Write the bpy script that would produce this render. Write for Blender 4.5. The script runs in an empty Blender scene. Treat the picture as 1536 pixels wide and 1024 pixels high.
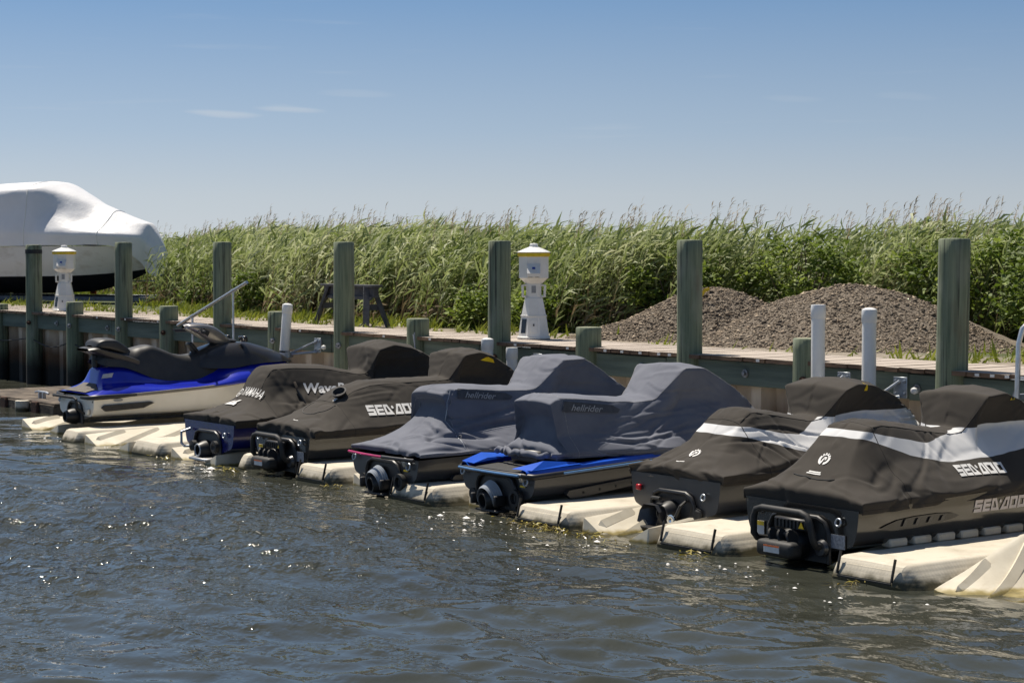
import bpy, bmesh, math, random
import numpy as np
from mathutils import Vector, Matrix
from mathutils.bvhtree import BVHTree
R_ = math.radians
SC = bpy.context.scene
COL = SC.collection
random.seed(7)
RNG = np.random.default_rng(7)

# ------------------------------------------------------------------ camera
cam_d = bpy.data.cameras.new('camera')
cam = bpy.data.objects.new('camera', cam_d)
COL.objects.link(cam)
cam_d.sensor_width = 36.0
cam_d.lens = 3000.0 / 1536.0 * 36.0
cam_d.clip_end = 3000.0
CAM = Vector((0.0, -14.374, 2.428))
cam.location = CAM
th = R_(36.154)
pit = R_(2.634)
fwd = Vector((-math.cos(th) * math.cos(pit), math.sin(th) * math.cos(pit), -math.sin(pit)))
cam.rotation_euler = fwd.to_track_quat('-Z', 'Y').to_euler()
cam_d.dof.use_dof = True
cam_d.dof.focus_distance = 17.0
cam_d.dof.aperture_fstop = 8.0
SC.camera = cam

# ------------------------------------------------------------------ sky and sun
SUN_EL, SUN_AZ = R_(64.5), R_(184.0)          # azimuth counter-clockwise from +X
sun_dir = Vector((math.cos(SUN_AZ) * math.cos(SUN_EL), math.sin(SUN_AZ) * math.cos(SUN_EL), math.sin(SUN_EL)))
EXPO = 0.43
SKY_STR = 0.052
SKY_K = 1.0 / (SKY_STR * 2 ** EXPO)
def pix_dir(u, v):
    rt = Vector((math.sin(th), math.cos(th), 0)); up = rt.cross(fwd)
    return (fwd * 3000 + rt * (u - 768) - up * (v - 512)).normalized()
CIRRUS = [(pix_dir(335, 170), .022, .0026, .38), (pix_dir(435, 164), .020, .0026, .34), (pix_dir(535, 143), .022, .0030, .12), (pix_dir(1190, 148), .018, .003, .09), (pix_dir(1360, 147), .018, .003, .07)]
world = bpy.data.worlds.new('World')
SC.world = world
world.use_nodes = True
wn, wl = world.node_tree.nodes, world.node_tree.links
wn.clear()
w_out = wn.new('ShaderNodeOutputWorld')
w_bg = wn.new('ShaderNodeBackground')
w_sky = wn.new('ShaderNodeTexSky')
w_sky.sky_type = 'NISHITA'
w_sky.sun_disc = False
w_sky.sun_elevation = SUN_EL
w_sky.sun_rotation = math.pi / 2 - SUN_AZ
w_sky.altitude = 0.0
w_sky.air_density = 1.0
w_sky.dust_density = 0.6
w_sky.ozone_density = 1.5
w_bg.inputs['Strength'].default_value = SKY_STR
# low haze band: the sky's own gradient towards the horizon, paler on the sun's side
w_tc = wn.new('ShaderNodeTexCoord')
w_xyz = wn.new('ShaderNodeSeparateXYZ')
wl.new(w_tc.outputs['Generated'], w_xyz.inputs[0])
w_rp = wn.new('ShaderNodeValToRGB')
w_rp.color_ramp.interpolation = 'LINEAR'
_e = w_rp.color_ramp.elements
_e[0].position = 0.0; _e[0].color = (0.555, 0.595, 0.625, 1)
_e[1].position = 0.40; _e[1].color = (0.125, 0.235, 0.46, 1)
for _p, _c in ((0.026, (0.500, 0.562, 0.615)), (0.058, (0.375, 0.485, 0.615)), (0.121, (0.205, 0.348, 0.565))):
    _k = _e.new(_p); _k.color = (*_c, 1)
wl.new(w_xyz.outputs['Z'], w_rp.inputs['Fac'])
w_dot = wn.new('ShaderNodeVectorMath'); w_dot.operation = 'DOT_PRODUCT'
w_dot.inputs[1].default_value = (-0.59, -0.81, 0.0)
wl.new(w_tc.outputs['Generated'], w_dot.inputs[0])
w_az = wn.new('ShaderNodeMapRange')
w_az.inputs['From Min'].default_value = -0.30; w_az.inputs['From Max'].default_value = 0.30
w_az.inputs['To Min'].default_value = 0.93; w_az.inputs['To Max'].default_value = 1.10
wl.new(w_dot.outputs['Value'], w_az.inputs['Value'])
w_sc = wn.new('ShaderNodeVectorMath'); w_sc.operation = 'SCALE'
wl.new(w_rp.outputs['Color'], w_sc.inputs[0]); wl.new(w_az.outputs['Result'], w_sc.inputs['Scale'])
# thin streaks of cirrus low in the sky
w_map = wn.new('ShaderNodeMapping')
w_map.inputs['Scale'].default_value = (3.2, 3.2, 60.0)
wl.new(w_tc.outputs['Generated'], w_map.inputs['Vector'])
w_nz = wn.new('ShaderNodeTexNoise'); w_nz.inputs['Scale'].default_value = 2.6; w_nz.inputs['Detail'].default_value = 5.0
wl.new(w_map.outputs['Vector'], w_nz.inputs['Vector'])
w_cr = wn.new('ShaderNodeMapRange'); w_cr.interpolation_type = 'SMOOTHSTEP'
w_cr.inputs['From Min'].default_value = 0.60; w_cr.inputs['From Max'].default_value = 0.80; w_cr.inputs['To Max'].default_value = 0.16
wl.new(w_nz.outputs['Fac'], w_cr.inputs['Value'])
w_cur = w_cr.outputs['Result']
for _d, _rx, _rz, _s in CIRRUS:
    w_m = wn.new('ShaderNodeMapping'); w_m.vector_type = 'POINT'
    _t = Vector((-_d[1], _d[0], 0)).normalized()
    w_a = wn.new('ShaderNodeVectorMath'); w_a.operation = 'DOT_PRODUCT'; w_a.inputs[1].default_value = _t
    w_b = wn.new('ShaderNodeMath'); w_b.operation = 'SUBTRACT'; w_b.inputs[1].default_value = _d[2]
    wl.new(w_tc.outputs['Generated'], w_a.inputs[0]); wl.new(w_xyz.outputs['Z'], w_b.inputs[0])
    w_tl = wn.new('ShaderNodeMath'); w_tl.operation = 'MULTIPLY_ADD'; w_tl.inputs[1].default_value = -0.07
    wl.new(w_a.outputs['Value'], w_tl.inputs[0]); wl.new(w_b.outputs[0], w_tl.inputs[2])
    w_wv = wn.new('ShaderNodeMath'); w_wv.operation = 'MULTIPLY_ADD'; w_wv.inputs[1].default_value = 0.010
    w_n2 = wn.new('ShaderNodeMath'); w_n2.operation = 'SUBTRACT'; w_n2.inputs[1].default_value = 0.5
    wl.new(w_nz.outputs['Fac'], w_n2.inputs[0]); wl.new(w_n2.outputs[0], w_wv.inputs[0]); wl.new(w_tl.outputs[0], w_wv.inputs[2])
    w_q1 = wn.new('ShaderNodeMath'); w_q1.operation = 'DIVIDE'; w_q1.inputs[1].default_value = _rx
    w_q2 = wn.new('ShaderNodeMath'); w_q2.operation = 'DIVIDE'; w_q2.inputs[1].default_value = _rz
    wl.new(w_a.outputs['Value'], w_q1.inputs[0]); wl.new(w_wv.outputs[0], w_q2.inputs[0])
    w_p1 = wn.new('ShaderNodeMath'); w_p1.operation = 'MULTIPLY'; wl.new(w_q1.outputs[0], w_p1.inputs[0]); wl.new(w_q1.outputs[0], w_p1.inputs[1])
    w_p2 = wn.new('ShaderNodeMath'); w_p2.operation = 'MULTIPLY_ADD'; wl.new(w_q2.outputs[0], w_p2.inputs[0]); wl.new(w_q2.outputs[0], w_p2.inputs[1]); wl.new(w_p1.outputs[0], w_p2.inputs[2])
    w_mr = wn.new('ShaderNodeMapRange'); w_mr.interpolation_type = 'SMOOTHSTEP'
    w_mr.inputs['From Min'].default_value = 0.0; w_mr.inputs['From Max'].default_value = 1.0
    w_mr.inputs['To Min'].default_value = _s; w_mr.inputs['To Max'].default_value = 0.0
    wl.new(w_p2.outputs[0], w_mr.inputs['Value'])
    w_ad = wn.new('ShaderNodeMath'); w_ad.operation = 'ADD'; wl.new(w_cur, w_ad.inputs[0]); wl.new(w_mr.outputs['Result'], w_ad.inputs[1])
    w_cur = w_ad.outputs[0]
w_cm = wn.new('ShaderNodeMix'); w_cm.data_type = 'RGBA'
wl.new(w_cur, w_cm.inputs[0]); wl.new(w_sc.outputs[0], w_cm.inputs[6]); w_cm.inputs[7].default_value = (0.62, 0.66, 0.70, 1)
# above the haze band the physical sky takes over
w_k = wn.new('ShaderNodeVectorMath'); w_k.operation = 'SCALE'; w_k.inputs['Scale'].default_value = SKY_K
wl.new(w_cm.outputs[2], w_k.inputs[0])
w_up = wn.new('ShaderNodeMapRange'); w_up.interpolation_type = 'SMOOTHSTEP'
w_up.inputs['From Min'].default_value = 0.18; w_up.inputs['From Max'].default_value = 0.55
wl.new(w_xyz.outputs['Z'], w_up.inputs['Value'])
w_mx = wn.new('ShaderNodeMix'); w_mx.data_type = 'RGBA'
wl.new(w_up.outputs['Result'], w_mx.inputs[0]); wl.new(w_k.outputs[0], w_mx.inputs[6]); wl.new(w_sky.outputs['Color'], w_mx.inputs[7])
wl.new(w_mx.outputs[2], w_bg.inputs['Color'])
wl.new(w_bg.outputs['Background'], w_out.inputs['Surface'])
sun_d = bpy.data.lights.new('sun', 'SUN')
sun_d.energy = 5.0
sun_d.angle = R_(0.53)
sun_d.color = (1.0, 0.92, 0.80)
sun = bpy.data.objects.new('sun', sun_d)
COL.objects.link(sun)
sun.rotation_euler = sun_dir.to_track_quat('Z', 'Y').to_euler()
SC.view_settings.view_transform = 'Standard'
SC.view_settings.look = 'None'
SC.view_settings.exposure = EXPO
SC.view_settings.gamma = 1.0
SC.render.engine = 'CYCLES'
SC.cycles.max_bounces = 8
SC.cycles.diffuse_bounces = 3
SC.cycles.glossy_bounces = 4
SC.cycles.transmission_bounces = 4
SC.cycles.use_denoising = True
SC.cycles.sample_clamp_indirect = 8.0

# ------------------------------------------------------------------ numpy noise
_perm = np.random.default_rng(3).permutation(256)
_perm = np.concatenate([_perm, _perm, _perm])
_g = np.random.default_rng(5).normal(size=(256, 3))
_g /= np.linalg.norm(_g, axis=1)[:, None]

def pn(p, seed=0):
    """gradient noise at points p (..., 3), roughly -1..1"""
    p = np.asarray(p, float) + seed * 17.31
    i = np.floor(p).astype(int)
    f = p - i
    i &= 255
    u = f * f * f * (f * (f * 6 - 15) + 10)
    out = 0
    for dx in (0, 1):
        for dy in (0, 1):
            for dz in (0, 1):
                h = _perm[_perm[_perm[(i[..., 0] + dx) & 255] + ((i[..., 1] + dy) & 255)] + ((i[..., 2] + dz) & 255)]
                g = _g[h]
                d = (f[..., 0] - dx) * g[..., 0] + (f[..., 1] - dy) * g[..., 1] + (f[..., 2] - dz) * g[..., 2]
                w = (u[..., 0] if dx else 1 - u[..., 0]) * (u[..., 1] if dy else 1 - u[..., 1]) * (u[..., 2] if dz else 1 - u[..., 2])
                out = out + d * w
    return out * 1.6

def fbm(p, octv=4, seed=0):
    a, s, t = 1.0, 0.0, 0.0
    p = np.asarray(p, float)
    for o in range(octv):
        s = s + a * pn(p, seed + o)
        t += a
        a *= 0.5
        p = p * 2.03
    return s / t

def pchip(x, Y, xq):
    """monotone cubic along axis 0"""
    x = np.asarray(x, float); Y = np.asarray(Y, float); xq = np.asarray(xq, float)
    n = len(x)
    h = np.diff(x)
    hh = h.reshape((-1,) + (1,) * (Y.ndim - 1))
    d = np.diff(Y, axis=0) / hh
    m = np.zeros_like(Y)
    if n == 2:
        m[:] = d[0]
    else:
        w1 = 2 * hh[1:] + hh[:-1]
        w2 = hh[1:] + 2 * hh[:-1]
        a, b = d[:-1], d[1:]
        ok = (a * b) > 0
        with np.errstate(divide='ignore', invalid='ignore'):
            mm = (w1 + w2) / (w1 / np.where(ok, a, 1) + w2 / np.where(ok, b, 1))
        m[1:-1] = np.where(ok, mm, 0)
        m[0], m[-1] = d[0], d[-1]
    k = np.clip(np.searchsorted(x, xq, side='right') - 1, 0, n - 2)
    sh = (-1,) + (1,) * (Y.ndim - 1)
    hk = h[k].reshape(sh)
    t = ((xq - x[k]) / h[k]).reshape(sh)
    t2, t3 = t * t, t * t * t
    return (2 * t3 - 3 * t2 + 1) * Y[k] + (t3 - 2 * t2 + t) * hk * m[k] + (-2 * t3 + 3 * t2) * Y[k + 1] + (t3 - t2) * hk * m[k + 1]

def lerp(xq, pts):
    return np.interp(xq, [p[0] for p in pts], [p[1] for p in pts])

# ------------------------------------------------------------------ objects
def tag(o, label=None, cat=None, group=None, kind=None):
    if label: o['label'] = label
    if cat: o['category'] = cat
    if group: o['group'] = group
    if kind: o['kind'] = kind
    return o

def empty(name, loc, label, cat, group=None, rz=0.0):
    o = bpy.data.objects.new(name, None)
    o.empty_display_size = 0.2
    COL.objects.link(o)
    o.location = loc
    o.rotation_euler = (0, 0, rz)
    return tag(o, label, cat, group)

def link(name, me, parent=None):
    o = bpy.data.objects.new(name, me)
    COL.objects.link(o)
    if parent is not None:
        o.parent = parent
    return o

def finish(me, mats, angle):
    if not isinstance(mats, (list, tuple)):
        mats = [mats]
    for m in mats:
        me.materials.append(m)
    if angle is not None:
        me.polygons.foreach_set('use_smooth', np.ones(len(me.polygons), dtype=bool))
        if angle < 180:
            me.set_sharp_from_angle(angle=R_(angle))
    me.update()

def mk(name, V, F, mats, parent=None, angle=40, midx=None):
    me = bpy.data.meshes.new(name)
    me.from_pydata([tuple(v) for v in V], [], [tuple(int(i) for i in f) for f in F])
    if midx is not None:
        me.polygons.foreach_set('material_index', np.asarray(midx, dtype=np.int32))
    finish(me, mats, angle)
    return link(name, me, parent)

def mk_np(name, V, F, mats, parent=None, angle=None, midx=None, attrs=None):
    """V (n,3) and F (m,k): fast build. attrs = {name: per-vertex floats}"""
    V = np.asarray(V, dtype=np.float32); F = np.asarray(F, dtype=np.int32)
    me = bpy.data.meshes.new(name)
    m, k = F.shape
    me.vertices.add(len(V)); me.vertices.foreach_set('co', V.ravel())
    me.loops.add(m * k); me.loops.foreach_set('vertex_index', F.ravel())
    me.polygons.add(m)
    me.polygons.foreach_set('loop_start', np.arange(0, m * k, k, dtype=np.int32))
    me.polygons.foreach_set('loop_total', np.full(m, k, dtype=np.int32))
    if midx is not None:
        me.polygons.foreach_set('material_index', np.asarray(midx, dtype=np.int32))
    me.update(calc_edges=True)
    if attrs:
        for an, av in attrs.items():
            a = me.attributes.new(an, 'FLOAT', 'POINT')
            a.data.foreach_set('value', np.asarray(av, dtype=np.float32))
    finish(me, mats, angle)
    return link(name, me, parent)

def grid_faces(nu, nv, wrap=False, flip=False):
    i = np.arange(nu - 1)[:, None]
    j = np.arange(nv if wrap else nv - 1)[None, :]
    j2 = (j + 1) % nv
    a, b, c, d = i * nv + j, i * nv + j2, (i + 1) * nv + j2, (i + 1) * nv + j
    F = np.stack([a, b, c, d] if not flip else [d, c, b, a], -1).reshape(-1, 4)
    return F

class MB:
    def __init__(s):
        s.V, s.F = [], []
    def add(s, V, F):
        o = len(s.V)
        s.V += [tuple(v) for v in V]
        s.F += [tuple(int(i) + o for i in f) for f in F]
        return s
    def box(s, c, size, rot=None, bev=0.0, seg=1, taper=None):
        bm = bmesh.new()
        bmesh.ops.create_cube(bm, size=1.0)
        for v in bm.verts:
            v.co = Vector((v.co.x * size[0], v.co.y * size[1], v.co.z * size[2]))
            if taper and v.co.z > 0:
                v.co.x *= taper[0]; v.co.y *= taper[1]
        if bev > 0:
            bmesh.ops.bevel(bm, geom=bm.edges[:], offset=bev, segments=seg, affect='EDGES', profile=0.5)
        if rot is not None:
            bm.transform(rot.to_4x4())
        bm.verts.index_update()
        s.add([v.co + Vector(c) for v in bm.verts], [[v.index for v in f.verts] for f in bm.faces])
        bm.free()
        return s
    def tube(s, pts, r, seg=10, cap=True, closed=False, squash=None):
        pts = [Vector(p) for p in pts]
        n = len(pts)
        rs = r if isinstance(r, (list, tuple)) else [r] * n
        V, F = [], []
        prev = None
        for i, p in enumerate(pts):
            if closed:
                t = pts[(i + 1) % n] - pts[i - 1]
            else:
                t = (pts[min(i + 1, n - 1)] - pts[max(i - 1, 0)])
            t.normalize()
            if prev is None:
                a = Vector((0, 0, 1)) if abs(t.z) < 0.9 else Vector((1, 0, 0))
                u = t.cross(a).normalized()
            else:
                u = (prev - t * prev.dot(t)).normalized()
            prev = u
            w = t.cross(u)
            for k in range(seg):
                an = 2 * math.pi * k / seg
                V.append(p + (u * math.cos(an) + w * math.sin(an) * (squash or 1.0)) * rs[i])
        m = n if closed else n - 1
        for i in range(m):
            for k in range(seg):
                a, b = i * seg + k, i * seg + (k + 1) % seg
                c, d = ((i + 1) % n) * seg + (k + 1) % seg, ((i + 1) % n) * seg + k
                F.append((a, b, c, d))
        if cap and not closed:
            F.append(tuple(range(seg))[::-1])
            F.append(tuple((n - 1) * seg + k for k in range(seg)))
        return s.add(V, F)
    def lathe(s, prof, c=(0, 0, 0), rot=None, seg=20, phase=0.0, cap=True):
        V, F = [], []
        n = len(prof)
        for r, z in prof:
            for k in range(seg):
                an = 2 * math.pi * k / seg + phase
                V.append(Vector((r * math.cos(an), r * math.sin(an), z)))
        for i in range(n - 1):
            for k in range(seg):
                F.append((i * seg + k, i * seg + (k + 1) % seg, (i + 1) * seg + (k + 1) % seg, (i + 1) * seg + k))
        if cap:
            if prof[0][0] > 1e-5: F.append(tuple(range(seg))[::-1])
            if prof[-1][0] > 1e-5: F.append(tuple((n - 1) * seg + k for k in range(seg)))
        M = rot if rot is not None else Matrix.Identity(3)
        return s.add([M @ v + Vector(c) for v in V], F)
    def prism(s, poly, t, origin=(0, 0, 0), ua=(1, 0, 0), va=(0, 1, 0)):
        ua, va = Vector(ua), Vector(va)
        na = ua.cross(va).normalized()
        n = len(poly)
        V = [Vector(origin) + ua * p[0] + va * p[1] for p in poly]
        V += [v + na * t for v in V]
        F = [tuple(range(n))[::-1], tuple(range(n, 2 * n))]
        for i in range(n):
            j = (i + 1) % n
            F.append((i, j, n + j, n + i))
        return s.add(V, F)
    def build(s, name, mats, parent=None, angle=40):
        return mk(name, s.V, s.F, mats, parent, angle)

def rotm(x=0, y=0, z=0):
    return (Matrix.Rotation(R_(z), 3, 'Z') @ Matrix.Rotation(R_(y), 3, 'Y') @ Matrix.Rotation(R_(x), 3, 'X'))

def align(d):
    return Vector(d).normalized().to_track_quat('Z', 'Y').to_matrix()

# ------------------------------------------------------------------ materials
MATS = {}

def nd(nt, typ, **kw):
    n = nt.nodes.new(typ)
    for k, v in kw.items():
        if k.startswith('i_'):
            n.inputs[k[2:].replace('_', ' ')].default_value = v
        else:
            setattr(n, k, v)
    return n

def mat(name, c1, c2=None, rough=0.6, scale=8.0, stretch=(1, 1, 1), metal=0.0, bump=0.0, bscale=None, rvar=0.0, spec=0.5,
        coat=0.0, detail=5.0, lo=0.35, hi=0.65, bdist=0.01, sheen=0.0, world_pos=False):
    m = bpy.data.materials.new(name)
    m.use_nodes = True
    nt = m.node_tree
    b = nt.nodes['Principled BSDF']
    b.inputs['Roughness'].default_value = rough
    b.inputs['Metallic'].default_value = metal
    b.inputs['Specular IOR Level'].default_value = spec
    b.inputs['Coat Weight'].default_value = coat
    b.inputs['Coat Roughness'].default_value = 0.08
    b.inputs['Sheen Weight'].default_value = sheen
    if world_pos:
        tc = nd(nt, 'ShaderNodeNewGeometry'); src = tc.outputs['Position']
    else:
        tc = nd(nt, 'ShaderNodeTexCoord'); src = tc.outputs['Object']
    mp = nd(nt, 'ShaderNodeMapping')
    mp.inputs['Scale'].default_value = stretch
    nt.links.new(src, mp.inputs['Vector'])
    nz = nd(nt, 'ShaderNodeTexNoise')
    nz.inputs['Scale'].default_value = scale
    nz.inputs['Detail'].default_value = detail
    nz.inputs['Roughness'].default_value = 0.6
    nt.links.new(mp.outputs['Vector'], nz.inputs['Vector'])
    c2 = c2 or tuple(x * 0.8 for x in c1)
    rp = nd(nt, 'ShaderNodeValToRGB')
    rp.color_ramp.elements[0].position = lo
    rp.color_ramp.elements[1].position = hi
    rp.color_ramp.elements[0].color = (*c2, 1)
    rp.color_ramp.elements[1].color = (*c1, 1)
    nt.links.new(nz.outputs['Fac'], rp.inputs['Fac'])
    nt.links.new(rp.outputs['Color'], b.inputs['Base Color'])
    if rvar:
        mr = nd(nt, 'ShaderNodeMapRange')
        mr.inputs['To Min'].default_value = rough - rvar
        mr.inputs['To Max'].default_value = rough + rvar
        nt.links.new(nz.outputs['Fac'], mr.inputs['Value'])
        nt.links.new(mr.outputs['Result'], b.inputs['Roughness'])
    if bump:
        n2 = nd(nt, 'ShaderNodeTexNoise')
        n2.inputs['Scale'].default_value = bscale or scale * 4
        n2.inputs['Detail'].default_value = 4
        nt.links.new(mp.outputs['Vector'], n2.inputs['Vector'])
        bp = nd(nt, 'ShaderNodeBump')
        bp.inputs['Strength'].default_value = bump
        bp.inputs['Distance'].default_value = bdist
        nt.links.new(n2.outputs['Fac'], bp.inputs['Height'])
        nt.links.new(bp.outputs['Normal'], b.inputs['Normal'])
    m['ramp'] = rp.name
    MATS[name] = m
    return m

def mix_in(m, fac_socket, col):
    """lay a second colour over the material's ramp with the given factor socket"""
    nt = m.node_tree
    b = nt.nodes['Principled BSDF']
    old = b.inputs['Base Color'].links[0].from_socket
    mx = nd(nt, 'ShaderNodeMix', data_type='RGBA')
    nt.links.new(fac_socket, mx.inputs[0])
    nt.links.new(old, mx.inputs[6])
    mx.inputs[7].default_value = (*col, 1)
    nt.links.new(mx.outputs[2], b.inputs['Base Color'])

def tide(m, z0, z1, col, nscale=5.0, amp=0.25, stretch=(1, 1, 0.3)):
    """stain that fills in below world height z0 and is gone at z1, with a ragged edge"""
    nt = m.node_tree
    g = nd(nt, 'ShaderNodeNewGeometry')
    sx = nd(nt, 'ShaderNodeSeparateXYZ')
    nt.links.new(g.outputs['Position'], sx.inputs[0])
    mp = nd(nt, 'ShaderNodeMapping'); mp.inputs['Scale'].default_value = stretch
    nt.links.new(g.outputs['Position'], mp.inputs['Vector'])
    nz = nd(nt, 'ShaderNodeTexNoise'); nz.inputs['Scale'].default_value = nscale; nz.inputs['Detail'].default_value = 4
    nt.links.new(mp.outputs['Vector'], nz.inputs['Vector'])
    ma = nd(nt, 'ShaderNodeMath', operation='MULTIPLY_ADD')
    nt.links.new(nz.outputs['Fac'], ma.inputs[0]); ma.inputs[1].default_value = amp; 
    nt.links.new(sx.outputs['Z'], ma.inputs[2])
    mr = nd(nt, 'ShaderNodeMapRange', interpolation_type='SMOOTHSTEP')
    mr.inputs['From Min'].default_value = z0 + amp * 0.5
    mr.inputs['From Max'].default_value = z1 + amp * 0.5
    mr.inputs['To Min'].default_value = 1.0
    mr.inputs['To Max'].default_value = 0.0
    nt.links.new(ma.outputs[0], mr.inputs['Value'])
    mix_in(m, mr.outputs['Result'], col)

# wood, metal, plastics
M_pile = mat('pile_wood', (0.245, 0.275, 0.180), (0.085, 0.115, 0.075), 0.85, 26.0, (1, 1, 0.045), bump=0.5, bscale=22, bdist=0.01, detail=8, lo=0.3, hi=0.72)
def weathered(m):
    nt = m.node_tree
    tc = nd(nt, 'ShaderNodeTexCoord')
    for sc, st, lo, hi, amt, col in ((38, (1, 1, .022), .57, .64, .75, (.018, .022, .017)), (4.5, (1, 1, .45), .52, .75, .55, (.30, .31, .25)), (7, (1, 1, .25), .60, .72, .45, (.12, .085, .05))):
        mp = nd(nt, 'ShaderNodeMapping'); mp.inputs['Scale'].default_value = st
        nt.links.new(tc.outputs['Object'], mp.inputs['Vector'])
        oi = nd(nt, 'ShaderNodeObjectInfo')
        nz = nd(nt, 'ShaderNodeTexNoise', noise_dimensions='4D'); nz.inputs['Scale'].default_value = sc; nz.inputs['Detail'].default_value = 6
        ml = nd(nt, 'ShaderNodeMath', operation='MULTIPLY'); ml.inputs[1].default_value = 40
        nt.links.new(oi.outputs['Random'], ml.inputs[0]); nt.links.new(ml.outputs[0], nz.inputs['W'])
        nt.links.new(mp.outputs['Vector'], nz.inputs['Vector'])
        mr = nd(nt, 'ShaderNodeMapRange'); mr.inputs['From Min'].default_value = lo; mr.inputs['From Max'].default_value = hi; mr.inputs['To Max'].default_value = amt
        nt.links.new(nz.outputs['Fac'], mr.inputs['Value'])
        mix_in(m, mr.outputs['Result'], col)
weathered(M_pile)
tide(M_pile, 0.25, 0.75, (0.012, 0.012, 0.010), amp=0.3)
M_piletop = mat('pile_end_grain', (0.30, 0.29, 0.20), (0.13, 0.16, 0.11), 0.9, 12, bump=0.4)
M_wale = mat('wale_wood', (0.165, 0.205, 0.165), (0.075, 0.10, 0.083), 0.85, 6.0, (0.12, 1, 1.6), bump=0.5, bscale=16, detail=8, lo=0.3, hi=0.7)
M_deck = mat('weathered_plank', (0.46, 0.40, 0.345), (0.30, 0.255, 0.215), 0.9, 7.0, (0.15, 2.0, 1), bump=0.4, bscale=18, detail=7)
M_edge = mat('brown_edge_wood', (0.20, 0.125, 0.075), (0.07, 0.04, 0.025), 0.85, 5.0, (0.3, 1, 1), bump=0.4, detail=7)
M_sheet = mat('sheet_pile_vinyl', (0.74, 0.63, 0.50), (0.56, 0.46, 0.36), 0.6, 3.0, (1, 1, 0.25), bump=0.15, bscale=10, detail=6)
tide(M_sheet, 0.45, 1.0, (0.13, 0.065, 0.03), amp=0.5)
tide(M_sheet, 0.22, 0.5, (0.016, 0.013, 0.010), amp=0.25)
M_galv = mat('galvanised_steel', (0.42, 0.45, 0.48), (0.28, 0.30, 0.33), 0.45, 14, metal=0.75)
M_bolt = mat('bolt_steel', (0.40, 0.42, 0.44), (0.18, 0.16, 0.15), 0.5, 30, metal=0.5)
M_rust = mat('rusty_bolt', (0.10, 0.045, 0.025), (0.03, 0.02, 0.015), 0.9, 30)
M_pvc = mat('white_pvc', (0.80, 0.80, 0.79), (0.66, 0.65, 0.62), 0.35, 4.0, (1, 1, 0.3), bump=0.05)
M_white = mat('white_gelcoat', (0.80, 0.80, 0.78), (0.70, 0.69, 0.66), 0.3, 5.0)
M_wrap = mat('shrink_wrap', (0.74, 0.74, 0.75), (0.68, 0.68, 0.69), 0.42, 1.5, bump=0.35, bscale=3.0, bdist=0.05)
M_hullw = mat('dirty_white_hull', (0.66, 0.65, 0.62), (0.50, 0.47, 0.42), 0.45, 3.0, (1, 1, 2), lo=0.25, hi=0.5)
M_antif = mat('dark_bottom_paint', (0.012, 0.015, 0.03), (0.006, 0.008, 0.014), 0.6, 6)
M_alum = mat('aluminium', (0.62, 0.62, 0.62), (0.5, 0.5, 0.5), 0.38, 12, metal=0.85)
M_yellow = mat('yellow_paint', (0.80, 0.56, 0.01), (0.66, 0.44, 0.01), 0.5, 10)
M_glassd = mat('dark_lens', (0.02, 0.022, 0.025), (0.012, 0.012, 0.014), 0.15, 10)
M_greyp = mat('grey_panel', (0.30, 0.32, 0.34), (0.22, 0.23, 0.25), 0.5, 8)
M_bluelogo = mat('blue_mark', (0.02, 0.06, 0.35), (0.015, 0.045, 0.25), 0.5, 8)
M_float = mat('dock_float_plastic', (0.57, 0.52, 0.42), (0.43, 0.385, 0.30), 0.6, 2.2, bump=0.12, bscale=60, lo=0.32, hi=0.55, bdist=0.004, detail=9)
def scuffs(m, col, sc, lo, hi, amt, stretch=(1, 1, 1), tread=0):
    nt = m.node_tree
    tc = nd(nt, 'ShaderNodeTexCoord'); mp = nd(nt, 'ShaderNodeMapping'); mp.inputs['Scale'].default_value = stretch
    nt.links.new(tc.outputs['Object'], mp.inputs['Vector'])
    nz = nd(nt, 'ShaderNodeTexNoise'); nz.inputs['Scale'].default_value = sc; nz.inputs['Detail'].default_value = 8; nz.inputs['Roughness'].default_value = .7
    nt.links.new(mp.outputs['Vector'], nz.inputs['Vector'])
    mr = nd(nt, 'ShaderNodeMapRange'); mr.inputs['From Min'].default_value = lo; mr.inputs['From Max'].default_value = hi; mr.inputs['To Max'].default_value = amt
    nt.links.new(nz.outputs['Fac'], mr.inputs['Value'])
    mix_in(m, mr.outputs['Result'], col)
    if tread:
        v = nd(nt, 'ShaderNodeTexVoronoi'); v.inputs['Scale'].default_value = tread; v.inputs['Randomness'].default_value = 0.0
        nt.links.new(tc.outputs['Object'], v.inputs['Vector'])
        bp = nd(nt, 'ShaderNodeBump'); bp.inputs['Strength'].default_value = .35; bp.inputs['Distance'].default_value = .006; bp.invert = True
        nt.links.new(v.outputs['Distance'], bp.inputs['Height'])
        b = nt.nodes['Principled BSDF']
        if b.inputs['Normal'].links: nt.links.new(b.inputs['Normal'].links[0].from_socket, bp.inputs['Normal'])
        nt.links.new(bp.outputs['Normal'], b.inputs['Normal'])
scuffs(M_float, (0.30, 0.22, 0.13), 5.0, .56, .72, .55, tread=30)
tide(M_float, 0.03, 0.10, (0.05, 0.042, 0.015), 9.0, 0.10, (1, 1, 1))
M_cradle = mat('dock_cradle_plastic', (0.60, 0.55, 0.44), (0.48, 0.43, 0.33), 0.5, 3.0, bump=0.08, bscale=40, lo=0.3, hi=0.6, bdist=0.004, detail=9)
scuffs(M_cradle, (0.34, 0.26, 0.15), 6.0, .58, .75, .5, (1, .35, 1))
tide(M_cradle, 0.0, 0.035, (0.30, 0.235, 0.075), 9.0, 0.06, (1, 1, 1))
tide(M_cradle, -0.03, 0.02, (0.05, 0.042, 0.015), 9.0, 0.06, (1, 1, 1))
M_black = mat('black_plastic', (0.018, 0.018, 0.019), (0.010, 0.010, 0.011), 0.45, 12)
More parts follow.
